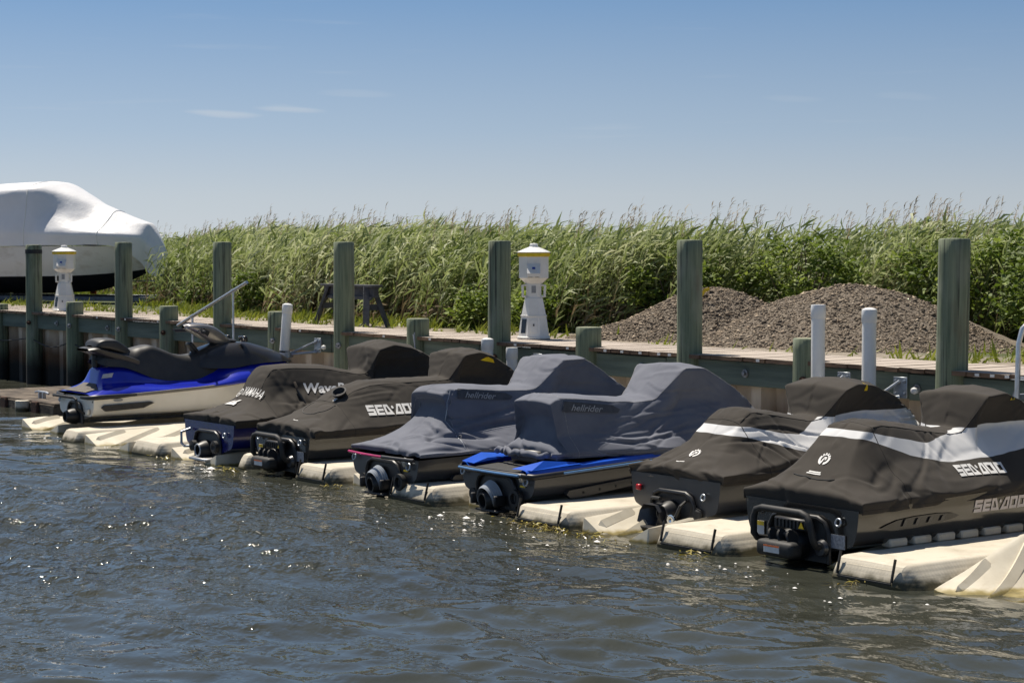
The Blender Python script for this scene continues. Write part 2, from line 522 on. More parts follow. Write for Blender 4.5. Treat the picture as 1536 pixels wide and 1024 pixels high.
M_rub = mat('black_rubber', (0.022, 0.022, 0.022), (0.012, 0.012, 0.012), 0.65, 20, bump=0.1)
M_vinyl = mat('black_seat_vinyl', (0.030, 0.029, 0.028), (0.020, 0.020, 0.020), 0.5, 6, bump=0.15, bscale=180, bdist=0.002)
M_hood = mat('black_gloss_hood', (0.026, 0.024, 0.023), (0.018, 0.017, 0.017), 0.28, 4, coat=0.3)
M_blue = mat('blue_gelcoat', (0.008, 0.022, 0.42), (0.006, 0.016, 0.34), 0.25, 3, coat=0.6)
M_dblue = mat('navy_gelcoat', (0.006, 0.010, 0.12), (0.004, 0.007, 0.08), 0.25, 3, coat=0.5)
M_bblue = mat('bright_blue_gelcoat', (0.012, 0.10, 0.62), (0.010, 0.08, 0.5), 0.28, 3, coat=0.5)
M_lblue = mat('pale_blue_stripe', (0.10, 0.22, 0.42), (0.07, 0.17, 0.34), 0.35, 6)
M_pink = mat('pink_stripe', (0.45, 0.02, 0.12), (0.3, 0.015, 0.08), 0.35, 6)
M_cream = mat('cream_gelcoat', (0.78, 0.74, 0.66), (0.70, 0.66, 0.57), 0.25, 2.5, coat=0.5)
M_gstripe = mat('grey_stripe', (0.22, 0.20, 0.175), (0.16, 0.145, 0.125), 0.35, 4)
M_bhull = mat('black_gelcoat', (0.022, 0.020, 0.018), (0.014, 0.013, 0.012), 0.2, 3, coat=0.7)
M_ghull = mat('charcoal_gelcoat', (0.036, 0.037, 0.041), (0.026, 0.027, 0.030), 0.35, 3, coat=0.25)
M_silver = mat('silver_plastic', (0.24, 0.23, 0.225), (0.17, 0.165, 0.16), 0.3, 5, metal=0.5, coat=0.4)
M_matg = mat('grey_traction_mat', (0.15, 0.135, 0.12), (0.10, 0.09, 0.08), 0.9, 30, bump=0.3, bscale=90)
M_bucket = mat('pale_grey_bucket', (0.34, 0.37, 0.41), (0.25, 0.275, 0.31), 0.5, 8)
M_chrome = mat('chrome', (0.7, 0.72, 0.75), (0.6, 0.62, 0.65), 0.12, 10, metal=1.0)
M_ink = mat('white_print', (0.72, 0.71, 0.69), (0.60, 0.59, 0.57), 0.7, 14)
M_inkg = mat('grey_print', (0.40, 0.40, 0.40), (0.26, 0.26, 0.27), 0.7, 30)
M_inkr = mat('warm_white_print', (0.66, 0.60, 0.57), (0.56, 0.50, 0.47), 0.5, 14)
M_red = mat('red_plastic', (0.5, 0.01, 0.02), (0.35, 0.01, 0.015), 0.3, 10)
M_orange = mat('orange_print', (0.7, 0.16, 0.03), (0.55, 0.12, 0.02), 0.5, 10)
M_stick = mat('pale_sticker', (0.30, 0.33, 0.38), (0.12, 0.13, 0.16), 0.5, 60, (1, 1, 0.6))
M_sawh = mat('grey_sawhorse_timber', (0.075, 0.080, 0.088), (0.045, 0.047, 0.052), 0.85, 8, (1, 1, 1), bump=0.3)
M_oldw = mat('rotten_wood', (0.14, 0.11, 0.08), (0.035, 0.025, 0.018), 0.9, 5, (0.6, 1, 1), bump=0.6, bscale=25)
M_trail = mat('dark_trailer_steel', (0.10, 0.12, 0.15), (0.06, 0.07, 0.09), 0.5, 8, metal=0.3)

def fabric(name, c1, c2, band=None, bandcol=None):
    m = mat(name, c1, c2, 0.88, 3.5, (1, 1, 1), bump=0.10, bscale=260, bdist=0.002, lo=0.25, hi=0.75, sheen=0.06, spec=0.25)
    if band:
        nt = m.node_tree
        at = nd(nt, 'ShaderNodeAttribute', attribute_name='band')
        mr = nd(nt, 'ShaderNodeMapRange')
        mr.inputs['From Min'].default_value = -0.0015
        mr.inputs['From Max'].default_value = 0.0015
        nt.links.new(at.outputs['Fac'], mr.inputs['Value'])
        mix_in(m, mr.outputs['Result'], bandcol)
    return m
M_cblack = fabric('black_cover_canvas', (0.050, 0.043, 0.035), (0.033, 0.028, 0.023))
M_cband = fabric('black_white_cover_canvas', (0.050, 0.043, 0.035), (0.033, 0.028, 0.023), True, (0.60, 0.60, 0.60))
M_cgrey = fabric('slate_cover_canvas', (0.158, 0.166, 0.196), (0.108, 0.116, 0.146))

# ------------------------------------------------------------------ water
def build_water():
    xs = np.concatenate([np.linspace(-400, -60, 18), np.linspace(-58, -40.2, 60), np.arange(-40, -22, 0.06), np.arange(-21.95, -4, 0.036), np.linspace(-3.7, 6, 40), np.linspace(8, 200, 14)])
    ys = np.concatenate([np.linspace(-300, -20, 20), np.linspace(-19, -14.2, 24), np.arange(-14, 0.35, 0.036)])
    X, Y = np.meshgrid(xs, ys, indexing='ij')
    rng = np.random.default_rng(21)
    Zw = np.zeros_like(X); DX = np.zeros_like(X); DY = np.zeros_like(X)
    fade = np.clip((X + 58) / 17, 0, 1) * np.clip((8 - X) / 10, 0, 1) * np.clip((Y + 19) / 4.5, 0, 1)
    main = R_(-62)
    n = 110
    lam = np.concatenate([np.exp(rng.uniform(np.log(0.20), np.log(0.95), 84)), np.exp(rng.uniform(np.log(0.75), np.log(2.2), 26))])
    for i in range(n):
        k = 2 * np.pi / lam[i]
        a = main + rng.normal() * R_(38)
        amp = 0.0042 * lam[i] ** 0.96 * rng.uniform(0.5, 1.3)
        ph = k * (X * np.cos(a) + Y * np.sin(a)) + rng.uniform(0, 6.28)
        Zw += amp * np.cos(ph)
        DX -= amp * 0.9 * np.cos(a) * np.sin(ph)
        DY -= amp * 0.9 * np.sin(a) * np.sin(ph)
    P3 = np.stack([X, Y, X * 0], -1)
    gust = 0.75 + 0.55 * pn(P3 * 0.35, 4) + 0.25 * pn(P3 * 1.1, 9)
    calm = np.clip((-3.2 - Y) / 3.0, 0.35, 1)            # flatter water close to the floats
    k = fade * np.clip(gust, 0.3, 1.5) * calm
    V = np.stack([X + DX * k, Y + DY * k, Zw * k], -1).reshape(-1, 3)
    F = grid_faces(len(xs), len(ys))
    m = mat('harbour_water', (0.044, 0.047, 0.037), (0.033, 0.035, 0.027), 0.06, 0.4, spec=0.5)
    nt = m.node_tree
    b = nt.nodes['Principled BSDF']
    b.inputs['IOR'].default_value = 1.333
    tc = nd(nt, 'ShaderNodeTexCoord')
    mp = nd(nt, 'ShaderNodeMapping'); mp.inputs['Scale'].default_value = (1.0, 1.0, 1.0); mp.inputs['Rotation'].default_value = (0, 0, R_(28))
    nt.links.new(tc.outputs['Object'], mp.inputs['Vector'])
    mp2 = nd(nt, 'ShaderNodeMapping'); mp2.inputs['Scale'].default_value = (0.55, 1.0, 1.0)
    nt.links.new(mp.outputs['Vector'], mp2.inputs['Vector'])
    n1 = nd(nt, 'ShaderNodeTexNoise'); n1.inputs['Scale'].default_value = 9.0; n1.inputs['Detail'].default_value = 3.0; n1.inputs['Distortion'].default_value = 0.4
    nt.links.new(mp2.outputs['Vector'], n1.inputs['Vector'])
    bp = nd(nt, 'ShaderNodeBump'); bp.inputs['Strength'].default_value = 0.16; bp.inputs['Distance'].default_value = 0.03
    nt.links.new(n1.outputs['Fac'], bp.inputs['Height'])
    n3 = nd(nt, 'ShaderNodeTexNoise'); n3.inputs['Scale'].default_value = 10.5; n3.inputs['Detail'].default_value = 2.0
    nt.links.new(mp2.outputs['Vector'], n3.inputs['Vector'])
    bp2 = nd(nt, 'ShaderNodeBump'); bp2.inputs['Distance'].default_value = 0.06
    # a wind-ruffled patch off to the left
    gp = nd(nt, 'ShaderNodeNewGeometry'); vd = nd(nt, 'ShaderNodeVectorMath', operation='DISTANCE'); vd.inputs[1].default_value = (-15.5, -7.6, 0)
    nt.links.new(gp.outputs['Position'], vd.inputs[0])
    n4 = nd(nt, 'ShaderNodeTexNoise'); n4.inputs['Scale'].default_value = 2.0; n4.inputs['Detail'].default_value = 4
    mp4 = nd(nt, 'ShaderNodeMapping'); mp4.inputs['Rotation'].default_value = (0, 0, R_(28)); mp4.inputs['Scale'].default_value = (0.45, 1.6, 1)
    nt.links.new(gp.outputs['Position'], mp4.inputs['Vector']); nt.links.new(mp4.outputs['Vector'], n4.inputs['Vector'])
    m4 = nd(nt, 'ShaderNodeMath', operation='MULTIPLY_ADD'); m4.inputs[1].default_value = -18.0
    nt.links.new(n4.outputs['Fac'], m4.inputs[0]); nt.links.new(vd.outputs['Value'], m4.inputs[2])
    r4 = nd(nt, 'ShaderNodeMapRange', interpolation_type='SMOOTHSTEP')
    r4.inputs['From Min'].default_value = -8.0; r4.inputs['From Max'].default_value = -3.0; r4.inputs['To Min'].default_value = 1.55; r4.inputs['To Max'].default_value = 0.10
    nt.links.new(m4.outputs[0], r4.inputs['Value']); nt.links.new(r4.outputs['Result'], bp2.inputs['Strength'])
    nt.links.new(n3.outputs['Fac'], bp2.inputs['Height']); nt.links.new(bp.outputs['Normal'], bp2.inputs['Normal'])
    nt.links.new(bp2.outputs['Normal'], b.inputs['Normal'])
    o = mk_np('water', V, F, m, angle=180)
    tag(o, 'dark rippled harbour water in front of the floats', 'water', kind='structure')
build_water()

# ------------------------------------------------------------------ land
def build_land():
    xs = np.concatenate([np.linspace(-1500, -70, 14), np.arange(-66, 0, 0.5), np.linspace(5, 900, 14)])
    ys = np.concatenate([[1.02], np.arange(1.3, 12, 0.35), np.linspace(13, 40, 12), np.linspace(60, 1500, 12)])
    X, Y = np.meshgrid(xs, ys, indexing='ij')
    Zg = 1.235 + 0.03 * fbm(np.stack([X * 0.5, Y * 0.5, X * 0], -1), 3) - 0.10 * np.clip((Y - 3) / 5, 0, 1)
    V = np.stack([X, Y, Zg], -1).reshape(-1, 3)
    m = mat('gravel_ground', (0.30, 0.255, 0.20), (0.17, 0.145, 0.115), 0.95, 26, bump=0.6, bscale=60, bdist=0.02, world_pos=True)
    nt = m.node_tree
    g = nd(nt, 'ShaderNodeNewGeometry'); sx = nd(nt, 'ShaderNodeSeparateXYZ')
    nt.links.new(g.outputs['Position'], sx.inputs[0])
    nz = nd(nt, 'ShaderNodeTexNoise'); nz.inputs['Scale'].default_value = 1.2; nz.inputs['Detail'].default_value = 5
    nt.links.new(g.outputs['Position'], nz.inputs['Vector'])
    ma = nd(nt, 'ShaderNodeMath', operation='MULTIPLY_ADD'); ma.inputs[1].default_value = 2.2
    nt.links.new(nz.outputs['Fac'], ma.inputs[0]); nt.links.new(sx.outputs['Y'], ma.inputs[2])
    mr = nd(nt, 'ShaderNodeMapRange'); mr.inputs['From Min'].default_value = 3.7; mr.inputs['From Max'].default_value = 4.7
    nt.links.new(ma.outputs[0], mr.inputs['Value'])
    mix_in(m, mr.outputs['Result'], (0.055, 0.070, 0.022))
    o = mk_np('ground', V, grid_faces(len(xs), len(ys)), m, angle=180)
    tag(o, 'gravel strip and rough ground behind the walkway', 'ground', kind='structure')
build_land()

def loft(C, nu, nv, axis=0, mirror=True, lin=0):
    """smooth sheet through stations C[S][P][3] (half profile from the centre line when mirrored)"""
    C = np.array(C, float)
    if mirror:
        Mi = C[:, :0:-1].copy()
        Mi[..., axis] *= -1
        C = np.concatenate([Mi, C], axis=1)
    du = np.linalg.norm(np.diff(C, axis=0), axis=2).mean(axis=1) + 1e-4
    dv = np.linalg.norm(np.diff(C, axis=1), axis=2).mean(axis=0) + 1e-4
    def samp(d, n):
        t = np.concatenate([[0], np.cumsum(d)])
        q = [np.array([0.0])]
        for i in range(len(d)):
            k = max(2, int(round(n * d[i] / t[-1])))
            q.append(np.linspace(t[i], t[i + 1], k + 1)[1:])
        return t, np.concatenate(q)
    tu, qu = samp(du, nu)
    tv, qv = samp(dv, nv)
    if lin:
        def li(t, Y, q):
            k = np.clip(np.searchsorted(t, q, side='right') - 1, 0, len(t) - 2)
            f = ((q - t[k]) / (t[k + 1] - t[k])).reshape((-1,) + (1,) * (Y.ndim - 1))
            return Y[k] * (1 - f) + Y[k + 1] * f
        V = .12 * np.swapaxes(pchip(tv, np.swapaxes(pchip(tu, C, qu), 0, 1), qv), 0, 1) + .88 * np.swapaxes(li(tv, np.swapaxes(li(tu, C, qu), 0, 1), qv), 0, 1)
        for _ in range(int(lin)):
            W = V.copy()
            W[1:-1] = .5 * V[1:-1] + .25 * (V[:-2] + V[2:])
            V = W.copy()
            V[:, 1:-1] = .5 * W[:, 1:-1] + .25 * (W[:, :-2] + W[:, 2:])
    else:
        A = pchip(tu, C, qu)
        B = pchip(tv, np.swapaxes(A, 0, 1), qv)
        V = np.swapaxes(B, 0, 1)
    return V, grid_faces(V.shape[0], V.shape[1]), (qu, qv)

def normals(V):
    a = np.gradient(V, axis=0); b = np.gradient(V, axis=1)
    n = np.cross(a, b)
    return n / (np.linalg.norm(n, axis=2, keepdims=True) + 1e-9)
# ------------------------------------------------------------------ bulkhead and walkway
DECK = 1.30
def build_bulkhead():
    root = empty('bulkhead_wall', (-30, 0.2, 0), 'brown corrugated sheet pile wall under the plank walkway', 'sea wall')
    L0 = Vector((-30, 0.2, 0))
    xs, V = [], []
    per = 0.62
    x = -64.0
    prof = []
    while x < -2.5:
        prof += [(x, 0.10), (x + 0.07, -0.06), (x + 0.22, -0.06), (x + 0.29, 0.10), (x + 0.455, 0.10)]
        prof[-1] = (x + 0.60, 0.10)
        x += per
    zz = [-1.2, 0.0, 0.4, 0.8, 1.20]
    Vn = np.array([[(px - L0.x, py, z) for z in zz] for px, py in prof]).reshape(-1, 3)
    mk_np('sheet_piling', Vn, grid_faces(len(prof), len(zz)), M_sheet, root, angle=20)
    # wale boards butted end to end
    x = -63.2
    rr = random.Random(4)
    n = 0
    while x < -3:
        ln = 3.57
        b = MB()
        b.box((x + ln / 2 - L0.x, -0.15 + rr.uniform(-.006, .006), 1.118 + rr.uniform(-.01, .01)), (ln - 0.01, 0.11, 0.255), bev=0.008)
        b.build('wale_beam', M_wale, root)
        x += ln
    # iron tie bolts with washers along the beam
    for i, bx in enumerate([-33.3, -31.2, -27.6, -24.2, -22.9, -20.4, -18.9, -17.2, -15.5, -13.7, -13.1, -11.9]):
        b = MB()
        b.lathe([(0.045, 0), (0.045, 0.012), (0.022, 0.014), (0.022, 0.04), (0.0, 0.042)], (bx - L0.x, -0.21, 1.12 + rr.uniform(-.03, .03)), rotm(x=90), 10)
        b.build('bolt', M_bolt, root)
    # slack cables hanging along the sheet piling at the far end
    for xa, xb, z in ((-37.5, -34.4, 0.83), (-34.2, -32.7, 0.80), (-32.4, -30.7, 0.78), (-30.4, -28.9, 0.79)):
        pts = [(xa + (xb - xa) * t - L0.x, -0.27, z - 0.10 * math.sin(math.pi * t)) for t in np.linspace(0, 1, 9)]
        MB().tube(pts, 0.012, 6).build('cable', M_rub, root)
build_bulkhead()

def build_walkway():
    root = empty('plank_walkway', (-30, 0.4, DECK), 'pale weathered plank walkway along the top of the sea wall', 'walkway')
    V, F, mi = [], [], []
    rr = random.Random(9)
    x = -64.0
    while x < -2.5:
        w = 0.168
        y0 = -0.10 + rr.uniform(-0.012, 0.010); y1 = 1.02 + rr.uniform(-0.02, 0.02)
        z1 = rr.uniform(-0.004, 0.003); z0 = z1 - 0.042
        xa, xb = x + 0.004, x + w - 0.004
        o = len(V)
        for xx in (xa, xb):
            for yy in (y0 - 0.4, y1 - 0.4):
                for z in (z0, z1):
                    V.append((xx + 30, yy, z))
        q = [(0, 1, 3, 2), (4, 6, 7, 5), (0, 4, 5, 1), (2, 3, 7, 6), (1, 5, 7, 3), (0, 2, 6, 4)]
        for k, f in enumerate(q):
            F.append(tuple(i + o for i in f)); mi.append(0 if k == 4 else 1)
        x += w
    mk('planks', V, F, [M_deck, M_edge], root, None, mi)
    for tx in (-19.45, -18.42, -17.72, -17.42, -17.1, -16.78, -16.6, -15.2, -12.28, -12.1, -11.93, -11.75, -22.4, -21.3, -24.6, -27.4, -29.1, -31.4, -30.3):
        b = MB()
        b.box((tx + 30, -0.516, -0.022), (0.05, 0.004, 0.026))
        b.build('lumber_tag', M_ink, root)
build_walkway()

def wood_shaft(r0, r1, z0, z1, seed, seg=28, rings=26, lean=(0, 0)):
    rr = np.random.default_rng(seed)
    zs = np.concatenate([np.linspace(z0, z1 - 0.012, rings), [z1]])
    V = []
    for i, z in enumerate(zs):
        t = (z - z0) / (z1 - z0)
        r = r0 + (r1 - r0) * t
        if i == len(zs) - 1: r -= 0.012
        for k in range(seg):
            a = 2 * math.pi * k / seg
            n = pn(np.array([math.cos(a) * 2.2 + seed * 3.7, math.sin(a) * 2.2, z * 0.7]))
            n2 = pn(np.array([math.cos(a) * 6 + seed, math.sin(a) * 6, z * 0.5]))
            rk = r * (1 + 0.03 * n + 0.012 * n2)
            V.append((rk * math.cos(a) + lean[0] * (z - z0), rk * math.sin(a) + lean[1] * (z - z0), z))
    F = [tuple(f) for f in grid_faces(len(zs), seg, wrap=True)]
    top = [V[(len(zs) - 1) * seg + k] for k in range(seg)]
    return V, F, top

def pile(x, top, r, label, seed, lean=(0, 0), group=None, strap=False, bolt=True):
    root = empty('wooden_pile', (x, 0, 0), label, 'pile', group)
    V, F, tp = wood_shaft(r * 1.04, r, -1.0, top, seed, lean=lean)
    mk('shaft', V, F, M_pile, root, 50)
    V2 = [(p[0], p[1], p[2]) for p in tp]
    c = np.mean(np.array(tp), axis=0)
    V2.append((c[0], c[1], c[2] + 0.004))
    mk('cut_end', V2, [(k, (k + 1) % len(tp), len(tp)) for k in range(len(tp))], M_piletop, root, None)
    if bolt:
        zb = 1.11
        b = MB()
        b.lathe([(0.042, 0), (0.042, 0.014), (0.022, 0.016), (0.022, 0.05), (0, 0.052)], (0.075 + lean[0] * 2, -r * 0.90, zb), rotm(x=90, z=25), 10)
        b.build('bolt', M_rust if seed % 2 else M_bolt, root)
    if strap:
        MB().lathe([(r * 1.045, top - 0.16), (r * 1.05, top - 0.12), (r * 1.045, top - 0.085)], (lean[0] * 3, 0, 0), None, 28, cap=False).build('strap', M_rub, root)
    return root
tall = [(-34.35, 2.51, .145, 'tall green pile with a black strap, left of the far lighthouse pedestal'),
        (-30.59, 2.545, .142, 'tall green pile standing in front of the shrink wrapped boat bow'),
        (-27.15, 2.54, .138, 'tall green pile behind the slanted aluminium rail'),
        (-23.59, 2.53, .142, 'tall green pile in front of the grey sawhorse'),
        (-19.95, 2.535, .140, 'tall green pile just left of the nearer lighthouse pedestal'),
        (-16.38, 2.53, .137, 'tall green pile rising before the left gravel mound'),
        (-12.72, 2.53, .146, 'tallest looking green pile, rightmost, before the right gravel mound slope')]
for i, (x, z, r, lb) in enumerate(tall):
    pile(x, z, r, lb, i + 1, lean=[(.005, 0), (-.006, .003), (.007, 0), (-.008, .004), (.005, 0), (-.007, 0), (.016, 0)][i], group='tall piles along the walkway', strap=(i == 0))
short = [(-35.95, 1.41, 'short green pile cut off by the left picture edge'),
         (-32.56, 1.52, 'short green pile to the right of the far lighthouse pedestal'),
         (-28.94, 1.53, 'short green pile left of the slanted aluminium rail'),
         (-25.43, 1.53, 'short green pile behind the leaning white pipe post'),
         (-21.75, 1.53, 'short green pile with a cable loop, behind the black covers'),
         (-18.17, 1.53, 'short green pile between the lighthouse pedestal and the gravel mound'),
         (-14.59, 1.53, 'short green pile behind the left of two straight white posts')]
for i, (x, z, lb) in enumerate(short):
    pile(x, z, 0.148, lb, i + 11, group='short piles along the walkway')

def cable_loop():
    b = MB()
    b.tube([(-21.62, -0.16, 1.33), (-21.5, -0.2, 1.1), (-21.62, -0.22, 0.92), (-21.8, -0.2, 0.84), (-21.95, -0.2, 0.8)], 0.008, 6)
    b.tube([(-21.56, -0.18, 1.36), (-21.52, -0.19, 1.0), (-21.55, -0.2, 0.6)], 0.008, 6)
    tag(b.build('mooring_cable', M_greyp), 'thin grey cable hanging in a loop beside a short pile', 'cable')
cable_loop()

# ------------------------------------------------------------------ posts and rails
def post(x, y, top, label, lean=(0, 0), r=0.068, cap=True, straps=False, bracket=None, ztop_flat=False):
    root = empty('pipe_post', (x, y, 0), label, 'post', 'white pipe posts at the floats')
    p0 = Vector((lean[0] * -1.5, lean[1] * -1.5, -0.6)); p1 = Vector((0, 0, top - 0.13))
    MB().tube([p0, p1], r, 22).build('pipe', M_pvc, root)
    d = (p1 - p0).normalized()
    if cap:
        pr = [(r + .002, -0.005), (r + 0.006, 0.0), (r + 0.006, 0.10)]
        pr += [(r + .002, 0.118), (r * 0.6, 0.132), (0, 0.137)] if not ztop_flat else [(r + .001, 0.128), (0, 0.130)]
        MB().lathe(pr, p1, align(d), 22).build('cap', M_pvc, root)
    if straps:
        for z in (0.82, 1.0):
            t = (z - p0.z) / (p1.z - p0.z)
            MB().lathe([(r + .002, -.012), (r + .006, -.012), (r + .006, .012), (r + .002, .012)], p0.lerp(p1, t), align(d), 18).build('strap', M_rub, root)
    if bracket:
        bx, bz = bracket
        pl = root
        b = MB()
        b.box((bx, -y - 0.222, bz), (0.17, 0.012, 0.20), bev=0.003)
        for sx in (-.055, .055):
            for sz in (-.06, .06):
                b.lathe([(0.018, 0), (0.018, 0.012), (0, 0.016)], (bx + sx, -y - 0.229, bz + sz), rotm(x=90), 8)
        b.build('bracket_plate', M_galv, pl)
        b = MB()
        b.tube([(bx, -y - 0.23, bz + 0.06), (0.02, 0.02, bz - 0.13)], 0.016, 8)
        b.tube([(bx, -y - 0.23, bz - 0.09), (0, 0.0, bz - 0.14)], 0.018, 8)
        b.build('bracket_arm', M_galv, pl)
        MB().lathe([(r + .002, -.04), (r + .014, -.04), (r + .014, .04), (r + .002, .04)], (0, 0, bz - 0.14), None, 18).build('bracket_collar', M_galv, pl)
        MB().lathe([(0.0, -0.035), (0.03, -0.02), (0.036, 0), (0.03, 0.02), (0, 0.035)], (bx + 0.19, -y - 0.24, bz - 0.02), None, 12).build('knob', M_pvc, pl)
    return root
post(-24.43, -0.42, 1.67, 'white pipe post leaning right with two black straps', lean=(0.045, 0.10), straps=True, bracket=(0.5, 1.10))
post(-14.02, -0.42, 1.89, 'straight white flat-topped post, left one of the pair before the gravel mounds', ztop_flat=True, bracket=(0.16, 1.13))
post(-13.34, -0.42, 1.87, 'straight white round-capped post, right one of the pair before the gravel mounds', bracket=(0.22, 1.12))
post(-19.60, -0.42, 1.36, 'stubby white capped post peeking up behind the black cover below the near pedestal', r=.07)
post(-19.10, -0.42, 1.27, 'stubby white square-topped post right below the near pedestal base', ztop_flat=True, r=.066, bracket=(0.25, 1.10))

def grab_rail():
    root = empty('ladder_rail', (-11.57, -0.42, 0), 'curved aluminium ladder rail at the right picture edge', 'rail')
    pts = [(0, 0, -0.4), (0.005, 0, 1.0), (0.02, 0.0, 1.6), (0.035, 0.03, 1.73), (0.07, 0.09, 1.80), (0.10, 0.2, 1.82), (0.10, 0.5, 1.72), (0.10, 0.7, 1.3)]
    MB().tube(pts, 0.024, 12).build('tube', M_alum, root)
    MB().box((0.0, 0.10, 1.13), (0.05, 0.22, 0.05), bev=.004).build('wall_clip', M_galv, root)
grab_rail()

def slanted_rail():
    root = empty('boat_guide_rail', (-26.3, -0.6, 0), 'thin slanted aluminium rail on two uprights behind the blue watercraft', 'rail')
    MB().tube([(-1.13, 0, 1.28), (1.04, 0, 1.96)], 0.024, 10).build('rail', M_alum, root)
    for dx in (-0.65, 0.63):
        zt = 1.28 + (dx + 1.13) / 2.17 * 0.68
        MB().tube([(dx, 0, -0.5), (dx, 0, zt)], 0.017, 8).build('upright', M_alum, root)
        MB().lathe([(0.03, -0.03), (0.03, 0.03)], (dx, 0, zt), align((2.17, 0, .68)), 10).build('clamp', M_alum, root)
slanted_rail()

# ------------------------------------------------------------------ lighthouse shaped power pedestals
def pedestal(x, y, label):
    root = empty('lighthouse_pedestal', (x, y, DECK + 0.006), label, 'power pedestal', 'lighthouse shaped power pedestals', rz=R_(8))
    root.scale = (1.06, 1.06, 1.06)
    ph = math.pi / 8
    k = 1 / math.cos(ph)
    def oc(b, pr, cap=True): b.lathe([(r * k, z) for r, z in pr], (0, 0, 0), None, 8, ph, cap)
    b = MB(); oc(b, [(.195, 0), (.195, .02), (.182, .03), (.150, .262), (.157, .265), (.157, .275), (.146, .278), (.105, .48), (.09, .49), (.09, .66)])
    b.build('tower', M_white, root, 25)
    b = MB(); oc(b, [(.10, .655), (.165, .715), (.175, .72), (.175, .99)]); b.build('lantern_head', M_white, root, 25)
    b = MB(); oc(b, [(.178, .972), (.193, .978), (.193, 1.018), (.178, 1.02)]); b.build('rim', M_yellow, root, 25)
    b = MB(); oc(b, [(.198, 1.019), (.198, 1.026), (.16, 1.045), (.055, 1.088), (.05, 1.09), (.05, 1.115), (.04, 1.128), (.0, 1.132)])
    b.build('roof', M_white, root, 25)
    for ang in (-45, 135):
        M = rotm(z=ang + 90)
        f = Vector((math.cos(R_(ang)), math.sin(R_(ang)), 0)); s = Vector((-f.y, f.x, 0))
        c = f * 0.182
        h = MB()
        hp = [(0.0, .90), (0.0, .745), (0.075, .735), (0.085, .775)]
        V = [c + s * sx + f * (d - .012) + Vector((0, 0, z)) for sx in (-.078, .078) for d, z in hp]
        h.add(V, [(0, 1, 2, 3)[::-1], (4, 5, 6, 7), (0, 3, 7, 4), (3, 2, 6, 7), (2, 1, 5, 6), (0, 4, 5, 1)])
        hood = h.build('socket_hood', M_white, root, None)
        MB().box(c + f * .062 + Vector((0, 0, .838)), (.036, .006, .028), M @ rotm(x=-34)).build('emblem', M_bluelogo, hood)
        for sx in (-.04, .04):
            MB().lathe([(.025, 0), (.025, .004)], c + s * sx + f * .035 + Vector((0, 0, .733)), rotm(x=180), 10).build('socket', M_glassd, hood)
        # small window and door
        MB().box(f * .0935 + Vector((0, 0, .585)), (.052, .006, .085), M).build('window', M_greyp, root)
        dr = MB().box(f * .1675 + Vector((0, 0, .150)), (.085, .008, .155), M @ rotm(x=-7.5), bev=.003).build('hatch', M_white, root)
        MB().box(f * .1745 + Vector((0, 0, .165)), (.016, .008, .026), M @ rotm(x=-7.5)).build('latch', M_black, dr)
    f = Vector((0, -1, 0)); 
    for ang in (-90, 0):
        M = rotm(z=ang + 90); f = Vector((math.cos(R_(ang)), math.sin(R_(ang)), 0))
        if ang == -90:
            MB().box(f * .1665 + Vector((0, 0, .15)), (.075, .006, .17), M @ rotm(x=-7.5)).build('side_opening', M_glassd, root)
    for ang in (-112, 22):
        f = Vector((math.cos(R_(ang)), math.sin(R_(ang)), 0))
        b = MB(); b.tube([f * .085 + Vector((0, 0, .50)), f * .14 + Vector((0, 0, .50)), f * .145 + Vector((0, 0, .63)), f * .09 + Vector((0, 0, .635))], .016, 8)
        b.build('hose_hanger', M_white, root)
    return root
pedestal(-20.22, 0.74, 'white lighthouse shaped power pedestal with yellow rim, nearer one beside the centre pile')
pedestal(-34.5, 0.66, 'white lighthouse shaped power pedestal with yellow rim, farther one before the wrapped boat')

# ------------------------------------------------------------------ sawhorse
def sawhorse():
    root = empty('sawhorse', (-26.75, 2.05, 1.21), 'grey timber sawhorse standing on the grass behind the walkway', 'sawhorse', rz=R_(-3))
    b = MB(); b.box((0, 0, .56), (1.62, .09, .17), bev=.006); b.box((0, 0, .655), (1.68, .20, .035), bev=.004)
    b.box((0, -.065, .47), (1.56, .03, .05), bev=.003)
    b.build('beam', M_sawh, root)
    for sx in (-1, 1):
        for sy in (-1, 1):
            l = MB(); d = Vector((sx * .22, sy * .14, -.62)).normalized()
            l.box(Vector((sx * .62, sy * .06, .62)) + d * .34, (.10, .045, .74), align(-d), bev=.004)
            l.build('leg', M_sawh, root)
        MB().box((sx * .70, 0, .33), (.03, .26, .09)).build('brace', M_sawh, root)
sawhorse()

